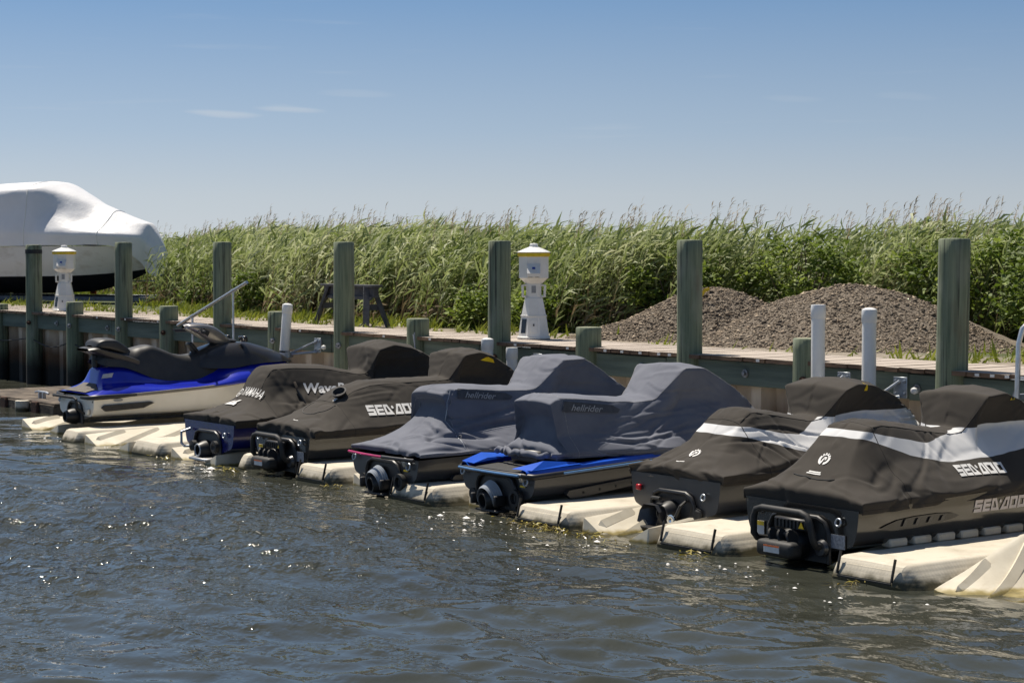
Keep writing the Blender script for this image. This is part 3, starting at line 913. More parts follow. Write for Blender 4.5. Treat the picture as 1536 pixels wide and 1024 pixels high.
# ------------------------------------------------------------------ shrink wrapped boat and trailer
def wrapped_boat():
    hd = math.atan2(.53, .85)
    root = empty('wrapped_boat', (-40.78, 5.85, 0), 'white shrink wrapped motorboat on a trailer behind the walkway', 'boat', rz=hd + math.pi)
    # local +X runs from the bow to the stern
    st = [(-0.02, 2.32, .02, 2.30, .03, 2.15, .03, 1.88), (.12, 2.62, .06, 2.58, .16, 2.35, .12, 1.80), (.38, 3.02, .12, 3.0, .30, 2.60, .22, 1.90),
          (.42, 3.02, .15, 3.0, .44, 2.74, .34, 2.12),
          (.9, 3.18, .25, 3.12, .85, 2.78, .80, 2.52), (1.7, 3.47, .30, 3.42, 1.08, 2.80, 1.04, 2.52), (2.35, 3.78, .60, 3.70, 1.18, 2.80, 1.16, 2.52),
          (2.85, 4.0, 1.0, 3.80, 1.22, 2.80, 1.20, 2.51), (3.4, 3.98, 1.12, 3.80, 1.24, 2.80, 1.22, 2.51), (4.6, 3.93, 1.12, 3.74, 1.25, 2.80, 1.23, 2.5), (6.4, 3.7, 1.05, 3.50, 1.22, 2.78, 1.2, 2.5), (6.9, 2.9, .7, 2.8, 1.2, 2.65, 1.18, 2.5)]
    C = []
    for y, zs, wt, zt, wm, zm, wl, zl in st:
        half = [(y, 0, zs), (y, wt * .6, zs - (zs - zt) * .3), (y, wt, zt), (y, (wt + wm) / 2 * .97, (zt + zm) / 2 - .02), (y, wm, zm), (y - (.0), wm * .985, zm - .06), (y, wl, zl)]
        C.append(half)
    V, F, _ = loft(C, 110, 60, axis=1, lin=3)
    nsh = V.shape
    P = V.reshape(-1, 3)
    V = P + np.stack([0 * P[:, 0], 0.035 * pn(P * np.array([1.6, 1, 1.3]), 8), 0.02 * pn(P * np.array([1.2, 2, 2]), 3)], -1)
    mk_np('shrink_wrap_cover', V, F, M_wrap, root, angle=60)
    G = V.reshape(nsh)
    for xs_ in (1.2, 3.0, 4.4):
        i = int(np.argmin(np.abs(G[:, nsh[1] // 2, 0] - xs_)))
        MB().tube([tuple(p) for p in G[i, ::2]], .014, 5).build('tape_seam', M_pvc, root)
    MB().tube([(0.42 + t * 6.2, -s * (1.005 * w), z) for s in (1,) for t, w, z in [(0, .52, 2.74), (.08, .85, 2.79), (.2, 1.07, 2.805), (.4, 1.22, 2.805), (1, 1.22, 2.79)]], .016, 6).build('strap', M_wrap, root)
    hs = [(.02, .0, 2.2, .01, 2.05, .03, 2.25), (.18, .0, 2.02, .06, 2.08, .15, 2.3), (.5, 0, 1.90, .18, 1.98, .42, 2.42), (1.0, 0, 1.70, .44, 1.91, .78, 2.5), (2.0, 0, 1.47, .85, 1.84, 1.08, 2.50), (3.2, 0, 1.43, 1.02, 1.82, 1.19, 2.49), (6.7, 0, 1.43, 1.08, 1.80, 1.17, 2.49)]
    C = [[(y, 0.02, zk), (y, xc * .55, zk + (zc - zk) * .5), (y, xc, zc)] for y, _, zk, xc, zc, xg, zg in hs]
    V, F, _ = loft(C, 50, 12, axis=1)
    mk_np('bottom', V.reshape(-1, 3), F, M_antif, root, angle=40)
    C = [[(y, xc, zc), (y, (xc + xg) / 2 + .03, (zc + zg) / 2), (y, xg, zg)] for y, _, zk, xc, zc, xg, zg in hs]
    for s in (1, -1):
        V, F, _ = loft([[(a, s * b, c) for a, b, c in r] for r in C], 50, 12, axis=1, mirror=False)
        mk_np('hull_side', V.reshape(-1, 3), F, M_hullw, root, angle=40)
    MB().box((6.72, 0, 2.0), (.06, 2.2, .95), bev=.02).build('transom', M_hullw, root)
    MB().tube([(.3, 0.0, 1.72), (1.6, -.9, 1.70), (3.4, -1.1, 1.66)], .012, 5).build('tie_rope', M_greyp, root)
    # trailer under it
    tr = empty('boat_trailer', (-40.55, 6.0, 0), 'dark boat trailer with a long tongue under the wrapped boat', 'trailer', rz=hd + math.pi)
    b = MB()
    b.box((2.6, -.95, 1.33), (5.8, .07, .10), bev=.006); b.box((2.6, .95, 1.33), (5.8, .07, .10), bev=.006)
    b.box((-.55, 0, 1.34), (3.0, .10, .11), bev=.006)
    for xx in (0.6, 2.5, 5.0): b.box((xx, 0, 1.29), (.08, 1.84, .07), bev=.005)
    b.build('frame', M_trail, tr)
    b = MB(); b.box((-.02, 0, 1.60), (.10, .08, .52), rotm(y=-22), bev=.006); b.box((.22, 0, 1.60), (.07, .07, .5), rotm(y=30), bev=.006); b.build('winch_post', M_trail, tr)
    b = MB(); b.box((-2.1, 0, 1.40), (.42, .14, .12), bev=.02); b.lathe([(.05, -.06), (.06, 0), (.0, .06)], (-2.36, 0, 1.40), None, 10); b.build('coupler', M_galv, tr)
    MB().tube([(-1.6, -.09, 1.15), (-1.6, -.09, 1.62)], .03, 8).build('jack', M_trail, tr)
    for s in (-1, 1):
        for wx in (4.9, 5.7):
            w = MB(); w.lathe([(.10, -.09), (.30, -.09), (.33, -.05), (.33, .05), (.30, .09), (.10, .09)], (wx, s * 1.15, 1.44), rotm(x=90), 22); wh = w.build('wheel', M_rub, tr)
            MB().lathe([(.0, .0), (.17, .0), (.18, .02)], (wx, s * 1.25, 1.44), rotm(x=90 * s), 16).build('rim', M_galv, wh)
    for xx in (3.15, 3.42):
        MB().lathe([(.0, -.05), (.09, -.05), (.09, .05), (.0, .05)], (xx, -1.06, 1.64), rotm(x=90), 14).build('roller', M_pvc, tr)
    MB().box((2.9, -1.0, 1.42), (.16, .03, .07)).build('reflector', M_orange, tr)

# ------------------------------------------------------------------ gravel mounds
def mound(name, cx, cy, rx, ry, h, seed, label, extra=None):
    root = empty(name, (cx, cy, 1.2), label, 'gravel mound', 'gravel mounds behind the walkway')
    n = 150
    u = np.linspace(-1.25, 1.25, n)
    X, Y = np.meshgrid(u * rx, u * ry, indexing='ij')
    def hz(X, Y):
        r = np.sqrt((X / rx) ** 2 + (Y / ry) ** 2)
        P = np.stack([X + seed * 5.1, Y, 0 * X], -1)
        r = r * (1 + 0.16 * pn(P * 0.9, seed))
        z = h * np.clip(1 - r ** 1.6, -0.3, 1) ** 1.0
        z = np.where(r < 1, h * (np.cos(np.pi * np.clip(r, 0, 1)) * 0.32 + 0.32 + 0.36 * (1 - r)), -0.25 * (r - 1) * 2)
        z = z + 0.05 * h * fbm(P * 2.0, 3, seed) + 0.010 * fbm(P * 12, 3, seed + 2)
        return z
    Z = hz(X, Y)
    V = np.stack([X, Y, Z], -1).reshape(-1, 3)
    mk_np('slope', V, grid_faces(n, n), M_gravel, root, angle=180)
    # loose stones and chips lying on the slope
    rng = np.random.default_rng(seed)
    m = 45000
    px, py = rng.uniform(-1.05, 1.05, m) * rx, rng.uniform(-1.1, .35, m) * ry
    keep = (px / rx) ** 2 + (py / ry) ** 2 < 1.08
    px, py = px[keep], py[keep]
    m = len(px)
    pz = hz(px, py)
    s = np.clip(np.exp(rng.normal(np.log(0.0080), 0.55, m)), .004, .045)
    base = np.array([[1, 0, 0], [-1, 0, 0], [0, 1, 0], [0, -1, 0], [0, 0, 1], [0, 0, -1]], float)
    Fo = np.array([[0, 2, 4], [2, 1, 4], [1, 3, 4], [3, 0, 4], [2, 0, 5], [1, 2, 5], [3, 1, 5], [0, 3, 5]])
    Vs = base[None] * rng.uniform(.5, 1.3, (m, 6, 3))
    ang = rng.uniform(0, 6.28, m)
    ca, sa = np.cos(ang)[:, None], np.sin(ang)[:, None]
    x, y, z = Vs[..., 0] * 1.3, Vs[..., 1], Vs[..., 2] * .7
    Vs = np.stack([x * ca - y * sa, x * sa + y * ca, z + .35 * x], -1) * s[:, None, None]
    Vs += np.stack([px, py, pz + s * .2], -1)[:, None]
    Fs = (Fo[None] + (np.arange(m) * 6)[:, None, None]).reshape(-1, 3)
    tone = np.repeat(rng.uniform(0, 1, m), 6)
    mk_np('stones', Vs.reshape(-1, 3), Fs, M_stone, root, None, attrs={'tone': tone})

M_gravel = mat('mixed_gravel', (0.22, 0.182, 0.138), (0.108, 0.088, 0.068), 0.95, 22, bump=0.8, bscale=45, bdist=0.03, world_pos=True, lo=.35, hi=.7)
M_stone = bpy.data.materials.new('gravel_stone'); M_stone.use_nodes = True
def _stone():
    nt = M_stone.node_tree; b = nt.nodes['Principled BSDF']; b.inputs['Roughness'].default_value = .95
    at = nd(nt, 'ShaderNodeAttribute', attribute_name='tone'); rp = nd(nt, 'ShaderNodeValToRGB')
    e = rp.color_ramp.elements; e[0].color = (.075, .060, .047, 1); e[1].color = (.44, .36, .265, 1); e[1].position = 1.0
    k = e.new(.55); k.color = (.175, .138, .100, 1); k = e.new(.85); k.color = (.285, .222, .158, 1)
    nt.links.new(at.outputs['Fac'], rp.inputs['Fac']); nt.links.new(rp.outputs['Color'], b.inputs['Base Color'])
_stone()
wrapped_boat()
mound('gravel_mound', -20.35, 3.9, 1.95, 2.0, 0.72, 3, 'lower left gravel mound with a scrap of yellow tape on top')
mound('gravel_mound', -18.1, 4.2, 2.65, 2.2, 0.79, 8, 'larger right gravel mound behind the two straight white posts')
def scrap():
    V = [(0, 0, 0), (.05, .01, .02), (.10, 0, .10), (.16, .02, .13), (.15, .0, .17), (.09, -.01, .15), (.04, .01, .09), (-.01, 0, .05)]
    b = MB(); b.prism([(v[0], v[2]) for v in V], .012, (0, 0, 0), (.8, .6, 0), (0, 0, 1))
    o = b.build('tape_scrap', M_yellow, None, None); o.location = (-20.0, 3.3, 1.76)
    tag(o, 'crumpled yellow tape scrap on the left gravel mound', 'tape')
scrap()

# ------------------------------------------------------------------ vegetation
def leaf_mat(name, ramp, trans=0.35, rough=0.5):
    m = bpy.data.materials.new(name); m.use_nodes = True
    nt = m.node_tree; b = nt.nodes['Principled BSDF']; out = nt.nodes['Material Output']
    b.inputs['Roughness'].default_value = rough
    at = nd(nt, 'ShaderNodeAttribute', attribute_name='tone'); rp = nd(nt, 'ShaderNodeValToRGB')
    e = rp.color_ramp.elements
    e[0].color = (*ramp[0][1], 1); e[0].position = ramp[0][0]
    e[1].color = (*ramp[-1][1], 1); e[1].position = ramp[-1][0]
    for p, c in ramp[1:-1]:
        k = e.new(p); k.color = (*c, 1)
    nt.links.new(at.outputs['Fac'], rp.inputs['Fac'])
    nt.links.new(rp.outputs['Color'], b.inputs['Base Color'])
    tr = nd(nt, 'ShaderNodeBsdfTranslucent'); nt.links.new(rp.outputs['Color'], tr.inputs['Color'])
    mx = nd(nt, 'ShaderNodeMixShader'); mx.inputs[0].default_value = trans
    nt.links.new(b.outputs[0], mx.inputs[1]); nt.links.new(tr.outputs[0], mx.inputs[2]); nt.links.new(mx.outputs[0], out.inputs['Surface'])
    return m
M_reed = leaf_mat('reed_leaf', [(0, (.065, .095, .016)), (.3, (.155, .205, .042)), (.62, (.31, .36, .14)), (1, (.52, .53, .33))], .42, .55)
M_dry = leaf_mat('dry_reed', [(0, (.085, .060, .032)), (1, (.30, .23, .13))], .3, .8)
M_plume = leaf_mat('reed_plume', [(0, (.26, .19, .12)), (1, (.50, .41, .29))], .3, .9)
M_shrub = leaf_mat('shrub_leaf', [(0, (.045, .075, .008)), (.5, (.125, .185, .020)), (1, (.30, .37, .07))], .38, .65)
M_weed = leaf_mat('weed_leaf', [(0, (.11, .15, .012)), (.6, (.24, .28, .03)), (1, (.40, .40, .08))], .35, .5)
M_twig = mat('twig_bark', (.10, .075, .05), (.05, .04, .03), .9, 10)

YF = [(-60, 8.2), (-44, 8.0), (-41.2, 6.6), (-39.5, 5.0), (-31, 3.3), (-26, 3.05), (-22.6, 3.2), (-21.3, 4.4), (-20.4, 6.1), (-15.5, 6.2), (-14.4, 3.9), (-11, 3.4), (-2, 3.4)]
WIND = np.array([.59, .81, 0.0])

def strips(P0, D0, L, W, droop, side):
    """leaf blades: (n) base points, directions, lengths, widths -> verts (n,6,3) and quads (2 per blade)"""
    n = len(P0)
    down = np.array([0, 0, -1.0])
    P1 = P0 + D0 * (L * .5)[:, None]
    D1 = D0 + down * droop[:, None] + WIND * (droop * .6)[:, None]
    D1 /= np.linalg.norm(D1, axis=1)[:, None]
    P2 = P1 + D1 * (L * .5)[:, None]
    S = side * W[:, None] * .5
    V = np.stack([P0 - S * .5, P0 + S * .5, P1 - S, P1 + S, P2 - S * .06, P2 + S * .06], 1)
    Q = np.array([[0, 1, 3, 2], [2, 3, 5, 4]])
    F = (Q[None] + (np.arange(n) * 6)[:, None, None]).reshape(-1, 4)
    return V.reshape(-1, 3), F

def build_reeds():
    rng = np.random.default_rng(12)
    pts = []
    for _ in range(26000):
        x = rng.uniform(-62, -4)
        y0 = lerp(x, YF)
        d = rng.exponential(1.15) if rng.random() < .75 else rng.uniform(0, 5.0)
        if d > 5: continue
        # thin out what lies outside the picture on either side
        if x > -11 and rng.random() < .75: continue
        if x < -47 and rng.random() < .6: continue
        pts.append((x, y0 + d + rng.normal() * .22))
    P = np.array(pts)
    # density clumps
    cl = pn(np.stack([P[:, 0] * .9, P[:, 1] * .9, P[:, 0] * 0], 1), 5)
    P = P[rng.random(len(P)) < np.clip(.66 + .7 * cl, .12, 1)]
    P = P[:12500]
    n = len(P)
    cl = pn(np.stack([P[:, 0] * .55, P[:, 1] * .7, P[:, 0] * 0], 1), 7)
    cl2 = pn(np.stack([P[:, 0] * 1.6, P[:, 1] * 1.6, P[:, 0] * 0], 1), 8)
    base = np.stack([P[:, 0], P[:, 1], np.full(n, 1.12)], 1)
    depth = P[:, 1] - lerp(P[:, 0], YF)
    H = lerp(P[:, 0], [(-60, 1.55), (-38, 1.60), (-30, 1.62), (-24, 1.52), (-21, 1.62), (-18, 1.62), (-12, 1.62)])
    H = H - .09 + .17 * cl + .10 * cl2 + rng.normal(0, .065, n) + np.clip(depth, 0, 3) * .035 - np.clip(.5 - depth, 0, .6) * .55
    lean = np.stack([.15 + .07 * rng.normal(size=n), .18 + .07 * rng.normal(size=n), np.ones(n)], 1)
    lean /= np.linalg.norm(lean, axis=1)[:, None]
    top = base + lean * H[:, None]
    Vs, Fs, T, MI = [], [], [], []
    off = 0
    def push(V, F, tone, k, mi):
        nonlocal off
        Vs.append(V); Fs.append(F + off); off += len(V)
        T.append(np.repeat(tone, k)); MI.append(np.full(len(F), mi))
    # stems
    a = rng.uniform(0, 3.14, n)
    side = np.stack([np.cos(a), np.sin(a), 0 * a], 1)
    V, F = strips(base, lean, H * .98, rng.uniform(.008, .014, n), np.zeros(n), side)
    push(V, F, rng.uniform(.2, 1, n), 6, 1)
    # leaves
    K = 11
    tone0 = np.clip(.46 + .30 * cl + .10 * cl2, 0, 1)
    for k in range(K):
        f = (k + rng.uniform(.2, .9, n)) / K
        f = .10 + .90 * f
        p = base + lean * (H * f)[:, None]
        az = math.atan2(.81, .59) + rng.normal(0, 1.05, n)
        el = rng.uniform(.35, 1.25, n)
        d = np.stack([np.cos(az) * np.cos(el), np.sin(az) * np.cos(el), np.sin(el)], 1)
        L = rng.uniform(.24, .46, n) * (1.12 - .22 * f)
        W = rng.uniform(.022, .042, n)
        dr = rng.uniform(.1, 1.0, n)
        sd = np.cross(d, rng.normal(size=(n, 3))); sd /= np.linalg.norm(sd, axis=1)[:, None]
        V, F = strips(p, d, L, W, dr, sd)
        tone = np.clip(tone0 + rng.normal(0, .17, n) + .12 * (f - .5), 0, 1)
        dry = (f < .32) & (rng.random(n) < .5)
        push(V, F, tone, 6, 0)
        MI[-1] = np.repeat(np.where(dry, 1, 0), 2)
    # plumes, thicker towards the right
    pr = lerp(P[:, 0], [(-60, .03), (-32, .05), (-24, .08), (-20, .14), (-12, .24)])
    sel = np.where((rng.random(n) < pr) & (depth > .3))[0]
    for k in range(11):
        m = len(sel)
        p = top[sel] + lean[sel] * (.02 + .035 * k)
        p = p - lean[sel] * .06 + np.array([0, 0, .06])
        az = math.atan2(.81, .59) + rng.normal(0, .9, m); el = rng.uniform(.7, 1.4, m)
        d = np.stack([np.cos(az) * np.cos(el), np.sin(az) * np.cos(el), np.sin(el)], 1)
        sd = np.cross(d, rng.normal(size=(m, 3))); sd /= np.linalg.norm(sd, axis=1)[:, None]
        V, F = strips(p, d, rng.uniform(.06, .13, m), rng.uniform(.007, .014, m), rng.uniform(.2, .9, m), sd)
        push(V, F, rng.uniform(0, 1, m), 6, 2)
    o = mk_np('reed_bed', np.concatenate(Vs), np.concatenate(Fs), [M_reed, M_dry, M_plume], None, None, np.concatenate(MI), {'tone': np.concatenate(T)})
    tag(o, 'dense bed of tall wind blown reeds with tan plumes behind the walkway', 'reeds', kind='stuff')
build_reeds()

def shrub(x, y, w, h, label, seed, bright=0.0, nleaf=2600, z=1.15):
    rng = np.random.default_rng(seed)
    root = empty('leafy_shrub', (x, y, z), label, 'shrub', 'leafy shrubs in front of the reeds')
    b = MB()
    tips = []
    for i in range(9):
        a = rng.uniform(0, 6.28); rr_ = rng.uniform(.15, .45) * w
        t = Vector((math.cos(a) * rr_, math.sin(a) * rr_ * .8, h * rng.uniform(.55, .95)))
        mid = t * .5 + Vector((rng.normal() * .05, rng.normal() * .05, .05))
        b.tube([(0, 0, 0), mid, t], [.016, .011, .005], 5)
        tips.append(t)
    b.build('stem', M_twig, root)
    # leaf clumps
    nc = 46
    cc = []
    while len(cc) < nc:
        q = rng.uniform(-1, 1, 3)
        r = np.linalg.norm(q)
        if r > 1 or r < .45: continue
        cc.append((q[0] * w * .5, q[1] * w * .42, h * (.52 + .46 * q[2])))
    cc = np.array(cc)
    ct = rng.normal(0, .16, nc)
    k = rng.integers(0, nc, nleaf)
    p = cc[k] + rng.normal(0, .085, (nleaf, 3)) * np.array([1, 1, .8]) * (w / 1.2) ** .5
    p[:, 2] = np.clip(p[:, 2], .02, None)
    az = rng.uniform(0, 6.28, nleaf); el = rng.uniform(-.3, .9, nleaf)
    d = np.stack([np.cos(az) * np.cos(el), np.sin(az) * np.cos(el), np.sin(el)], 1)
    sd = np.cross(d, np.array([0, 0, 1.0]) + rng.normal(0, .5, (nleaf, 3))); sd /= np.linalg.norm(sd, axis=1)[:, None]
    V, F = strips(p, d, rng.uniform(.06, .12, nleaf), rng.uniform(.028, .055, nleaf), rng.uniform(.1, .6, nleaf), sd)
    tone = np.clip(.42 + bright + ct[k] + rng.normal(0, .16, nleaf), 0, 1)
    mk_np('foliage', V, F, M_shrub, root, None, attrs={'tone': np.repeat(tone, 6)})
SHRUBS = [(-21.6, 4.35, 1.5, 1.25, 'bushy green shrub left of the gravel mounds, behind the near pedestal', .05),
          (-20.3, 5.5, 1.9, 1.55, 'tall green shrub behind the left flank of the left gravel mound', .0),
          (-23.1, 3.1, 1.0, .75, 'low bright shrub left of the nearer lighthouse pedestal', .2),
          (-24.3, 2.95, 1.1, .70, 'low bright shrub right of the grey sawhorse', .22),
          (-18.4, 6.3, 1.7, 1.45, 'rounded pale green shrub behind the dip between the mounds', .12),
          (-17.3, 6.3, 1.6, 1.5, 'rounded green shrub behind the larger mound peak', .1),
          (-15.6, 5.3, 1.6, 1.35, 'green shrub behind the rightmost tall pile', .02),
          (-13.6, 3.9, 1.5, 1.25, 'leafy shrub right of the rightmost tall pile', .06),
          (-12.4, 4.0, 1.7, 1.5, 'leafy shrub at the right picture edge', .0),
          (-28.8, 3.5, 1.0, .8, 'dark small shrub left of the grey sawhorse', -.1),
          (-32.6, 3.7, 1.2, .9, 'small shrub behind the slanted aluminium rail', .0),
          (-36.5, 4.7, 1.2, .7, 'small shrub by the trailer coupler', .05)]
for i, (x, y, w, h, lb, br) in enumerate(SHRUBS):
    shrub(x, y, w, h, lb, 40 + i, br)

def build_weeds():
    rng = np.random.default_rng(31)
    n = 17000
    x = rng.uniform(-50, -8, n)
    yf = lerp(x, YF)
    y = np.where(rng.random(n) < .8, yf - rng.exponential(.28, n) + .25, rng.uniform(1.5, 3.2, n))
    right = (x > -15.2)
    y = np.where(right & (rng.random(n) < .6), rng.uniform(1.3, 3.6, n), y)
    cl = pn(np.stack([x * 1.1, y * 1.1, x * 0], 1), 14)
    keep = (y > 1.25) & (rng.random(n) < np.clip(.45 + 1.1 * cl, .02, 1))
    keep &= ~((y < 2.6) & (rng.random(n) < np.where(x > -20.8, .72, .60)))
    near = np.sqrt(((x + 19.7) / 2.1) ** 2 + ((y - 4) / 2.0) ** 2) < .85
    near |= np.sqrt(((x + 17.4) / 2.8) ** 2 + ((y - 4.2) / 2.2) ** 2) < .85
    keep &= ~near
    x, y = x[keep], y[keep]; n = len(x)
    V_, F_, T_ = [], [], []
    off = 0
    for k in range(4):
        p = np.stack([x + rng.normal(0, .03, n), y + rng.normal(0, .03, n), np.full(n, 1.16)], 1)
        az = rng.uniform(0, 6.28, n); el = rng.uniform(.7, 1.5, n)
        d = np.stack([np.cos(az) * np.cos(el), np.sin(az) * np.cos(el), np.sin(el)], 1)
        sd = np.cross(d, rng.normal(size=(n, 3))); sd /= np.linalg.norm(sd, axis=1)[:, None]
        V, F = strips(p, d, rng.uniform(.10, .30, n), rng.uniform(.015, .045, n), rng.uniform(.1, .8, n), sd)
        V_.append(V); F_.append(F + off); off += len(V)
        T_.append(np.repeat(np.clip(.5 + rng.normal(0, .2, n), 0, 1), 6))
    o = mk_np('weeds', np.concatenate(V_), np.concatenate(F_), M_weed, None, None, attrs={'tone': np.concatenate(T_)})
    tag(o, 'patchy bright green weeds and grass along the gravel strip', 'weeds', kind='stuff')
build_weeds()
# ------------------------------------------------------------------ lettering and marks laid on curved surfaces
def font_polys(text, h, shear=0.0, bold=0.0, squeeze=1.0):
    cu = bpy.data.curves.new('lettering', 'FONT')
    cu.body = text; cu.size = 1.0; cu.shear = shear; cu.offset = bold; cu.resolution_u = 3
    ob = bpy.data.objects.new('lettering', cu); COL.objects.link(ob)
    bpy.context.view_layer.update()
    me = bpy.data.meshes.new_from_object(ob.evaluated_get(bpy.context.evaluated_depsgraph_get()))
    vs = [v.co.copy() for v in me.vertices]
    k = h / 0.70
    P = [[(vs[i].x * k * squeeze, vs[i].y * k) for i in p.vertices] for p in me.polygons]
    bpy.data.objects.remove(ob); bpy.data.curves.remove(cu); bpy.data.meshes.remove(me)
    return P

def ringq(outer, inner):
    n = len(outer)
    return [[outer[i], outer[(i + 1) % n], inner[(i + 1) % n], inner[i]] for i in range(n)]

def rect(x0, y0, x1, y1):
    return [(x0, y0), (x1, y0), (x1, y1), (x0, y1)]

def block_word(h, slant=0.18, full=True):
    """wide slab lettering: S E A . D O O"""
    G = []
    def place(polys, x):
        for p in polys: G.append([(a + x, b) for a, b in p])
    S = [rect(0, 0, 1, .27), rect(.73, .27, 1, .385), rect(0, .385, 1, .635), rect(0, .635, .27, .75), rect(0, .75, 1, 1)]
    Eg = [rect(0, 0, .28, 1), rect(.28, 0, .95, .24), rect(.28, .385, .95, .615), rect(.28, .76, .95, 1)]
    A = ringq([(0, 0), (1.1, 0), (.55, 1), (0, 1)], [(.27, .24), (.68, .24), (.42, .76), (.27, .76)])
    D = ringq([(0, 0), (1.1, 0), (1.1, 1), (.55, 1)], [(.42, .24), (.83, .24), (.83, .76), (.68, .76)])
    O = ringq(rect(0, 0, 1, 1), rect(.28, .25, .72, .75))
    dot = [[(.15 * math.cos(a), .70 + .16 * math.sin(a)) for a in np.linspace(0, 2 * math.pi, 9)[:-1]]]
    x = 0
    place(S, x); x += 1.12
    place(Eg, x); x += 1.07
    place(A, x); x += 1.14
    place(dot, x)
    x += .10
    place(D, x); x += 1.22
    if full:
        place(O, x); x += 1.12
        place(O, x)
    return [[((a + b * slant) * h * .95, b * h) for a, b in p] for p in G]

def gear_mark(r):
    P = []
    n = 48
    for i in range(n):
        a0, a1 = 2 * math.pi * i / n, 2 * math.pi * (i + 1) / n
        ro = r if (i % 4) < 2 or not (3 <= i <= 21) else r * .78
        if 33 < i < 38: continue
        P.append([(r * .62 * math.cos(a0), r * .62 * math.sin(a0)), (ro * math.cos(a0), ro * math.sin(a0)), (ro * math.cos(a1), ro * math.sin(a1)), (r * .62 * math.cos(a1), r * .62 * math.sin(a1))])
    P.append([(-.40 * r, -.62 * r), (-.12 * r, -.62 * r), (-.05 * r, .05 * r), (-.30 * r, .02 * r)])
    P.append([(-.28 * r, .06 * r), (-.04 * r, .09 * r), (.38 * r, .12 * r), (.34 * r, .32 * r), (-.1 * r, .36 * r)])
    P.append([(.06 * r, -.16 * r), (.36 * r, -.12 * r), (.36 * r, .06 * r), (.06 * r, .04 * r)])
    return P

def fork_mark(r):
    P = []
    n = 28
    for i in range(n):
        a0, a1 = 2 * math.pi * i / n, 2 * math.pi * (i + 1) / n
        P.append([(r * .80 * math.cos(a0), r * .80 * math.sin(a0)), (r * math.cos(a0), r * math.sin(a0)), (r * math.cos(a1), r * math.sin(a1)), (r * .80 * math.cos(a1), r * .80 * math.sin(a1))])
    for k in range(3):
        a = math.pi / 2 + k * 2 * math.pi / 3
        c, s = math.cos(a), math.sin(a)
        w = .10 * r
        P.append([(c * .12 * r - s * w, s * .12 * r + c * w), (c * .12 * r + s * w, s * .12 * r - c * w), (c * .74 * r + s * w * .9, s * .74 * r - c * w * .9), (c * .74 * r - s * w * .9, s * .74 * r + c * w * .9)])
    return P

def decal(name, polys, bvh, o, ua, va, d, m, parent, off=0.004, cell=0.03):
    ua, va, d, o = Vector(ua), Vector(va), Vector(d).normalized(), Vector(o)
    bm = bmesh.new()
    for p in polys:
        try:
            bm.faces.new([bm.verts.new((a, b, 0)) for a, b in p])
        except ValueError:
            pass
    bmesh.ops.remove_doubles(bm, verts=bm.verts[:], dist=1e-5)
    for _ in range(3):
        long_e = [e for e in bm.edges if e.calc_length() > cell]
        if not long_e: break
        bmesh.ops.subdivide_edges(bm, edges=long_e, cuts=1, use_grid_fill=True)
    bmesh.ops.triangulate(bm, faces=bm.faces[:])
    bad = []
    for v in bm.verts:
        p0 = o + ua * v.co.x + va * v.co.y - d * 1.5
        hit, nrm, _, _ = bvh.ray_cast(p0, d)
        if hit is None:
            bad.append(v); continue
        if nrm.dot(d) > 0: nrm = -nrm
        v.co = hit + nrm * off * .4 - d * off
    if bad: bmesh.ops.delete(bm, geom=bad, context='VERTS')
    bm.verts.index_update()
    V = [v.co.copy() for v in bm.verts]; F = [[v.index for v in f.verts] for f in bm.faces]
    bm.free()
    if F:
        return mk(name, V, F, m, parent, 180)

def bvh_of(V, F):
    return BVHTree.FromPolygons([tuple(v) for v in V], [tuple(int(i) for i in f) for f in F])

# ------------------------------------------------------------------ watercraft parts
M_seam_b = mat('dark_cover_stitching', (.030, .026, .022), (.020, .017, .014), .9, 60)
M_seam_s = mat('slate_cover_piping', (.26, .26, .27), (.15, .15, .165), .85, 40)
def ridge(p, seed):
    d = pn(p, seed)
    return 1.15 * np.exp(-(d / .11) ** 2) - .75 * np.exp(-((d - .20) / .13) ** 2) - .10

def wrinkle(V, seed, amp, tilt=30, longi=1.0, diag=1.0, calm=()):
    n = normals(V)
    x, y, z = V[..., 0], V[..., 1], V[..., 2]
    sg = np.sign(x) * .7
    w1 = .30 * pn(np.stack([x * 1.5, y * 1.1, z * 1.5], -1), seed)
    A = ridge(np.stack([y * .50 + w1, (z + w1 * .35) * 7.5, sg + x * 2.5], -1), seed + 1)
    t = R_(tilt)
    u, w = y * math.cos(t) + z * math.sin(t), -y * math.sin(t) + z * math.cos(t)
    B = ridge(np.stack([u * .6 + w1, w * 6.0 + w1, sg + x * 2.0], -1), seed + 2)
    t = R_(-tilt * 1.5)
    u, w = y * math.cos(t) + z * math.sin(t), -y * math.sin(t) + z * math.cos(t)
    Cc = ridge(np.stack([u * .7, w * 5.0 + w1, sg - x * 2.0], -1), seed + 3)
    m1 = np.clip(.5 + 1.3 * pn(np.stack([x * 1.3, y * 1.0, z * 1.6], -1), seed + 4), 0, 1)
    m2 = np.clip(.5 + 1.3 * pn(np.stack([x * 1.1, y * 1.2, z * 1.4], -1), seed + 5), 0, 1)
    m3 = np.clip(.35 + 1.3 * pn(np.stack([x * 1.2, y * 1.4, z * 1.3], -1), seed + 6), 0, 1)
    big = pn(np.stack([x * 2.2, y * 1.8, z * 3.5], -1), seed + 7)
    fine = pn(np.stack([x * 9, y * 7, z * 16], -1), seed + 8)
    d = amp * (longi * A * m1 + diag * B * m2 + .8 * diag * Cc * m3) + .003 * big + .0012 * fine
    d = d * np.interp(z, [.70, .88], [1.0, .45])
    for cy, cz, ry, rz in calm:                      # printed panels lie smoother
        d = d * (1 - .88 * np.exp(-(((y - cy) / ry) ** 2 + ((z - cz) / rz) ** 2) ** 2))
    return V + n * d[..., None]

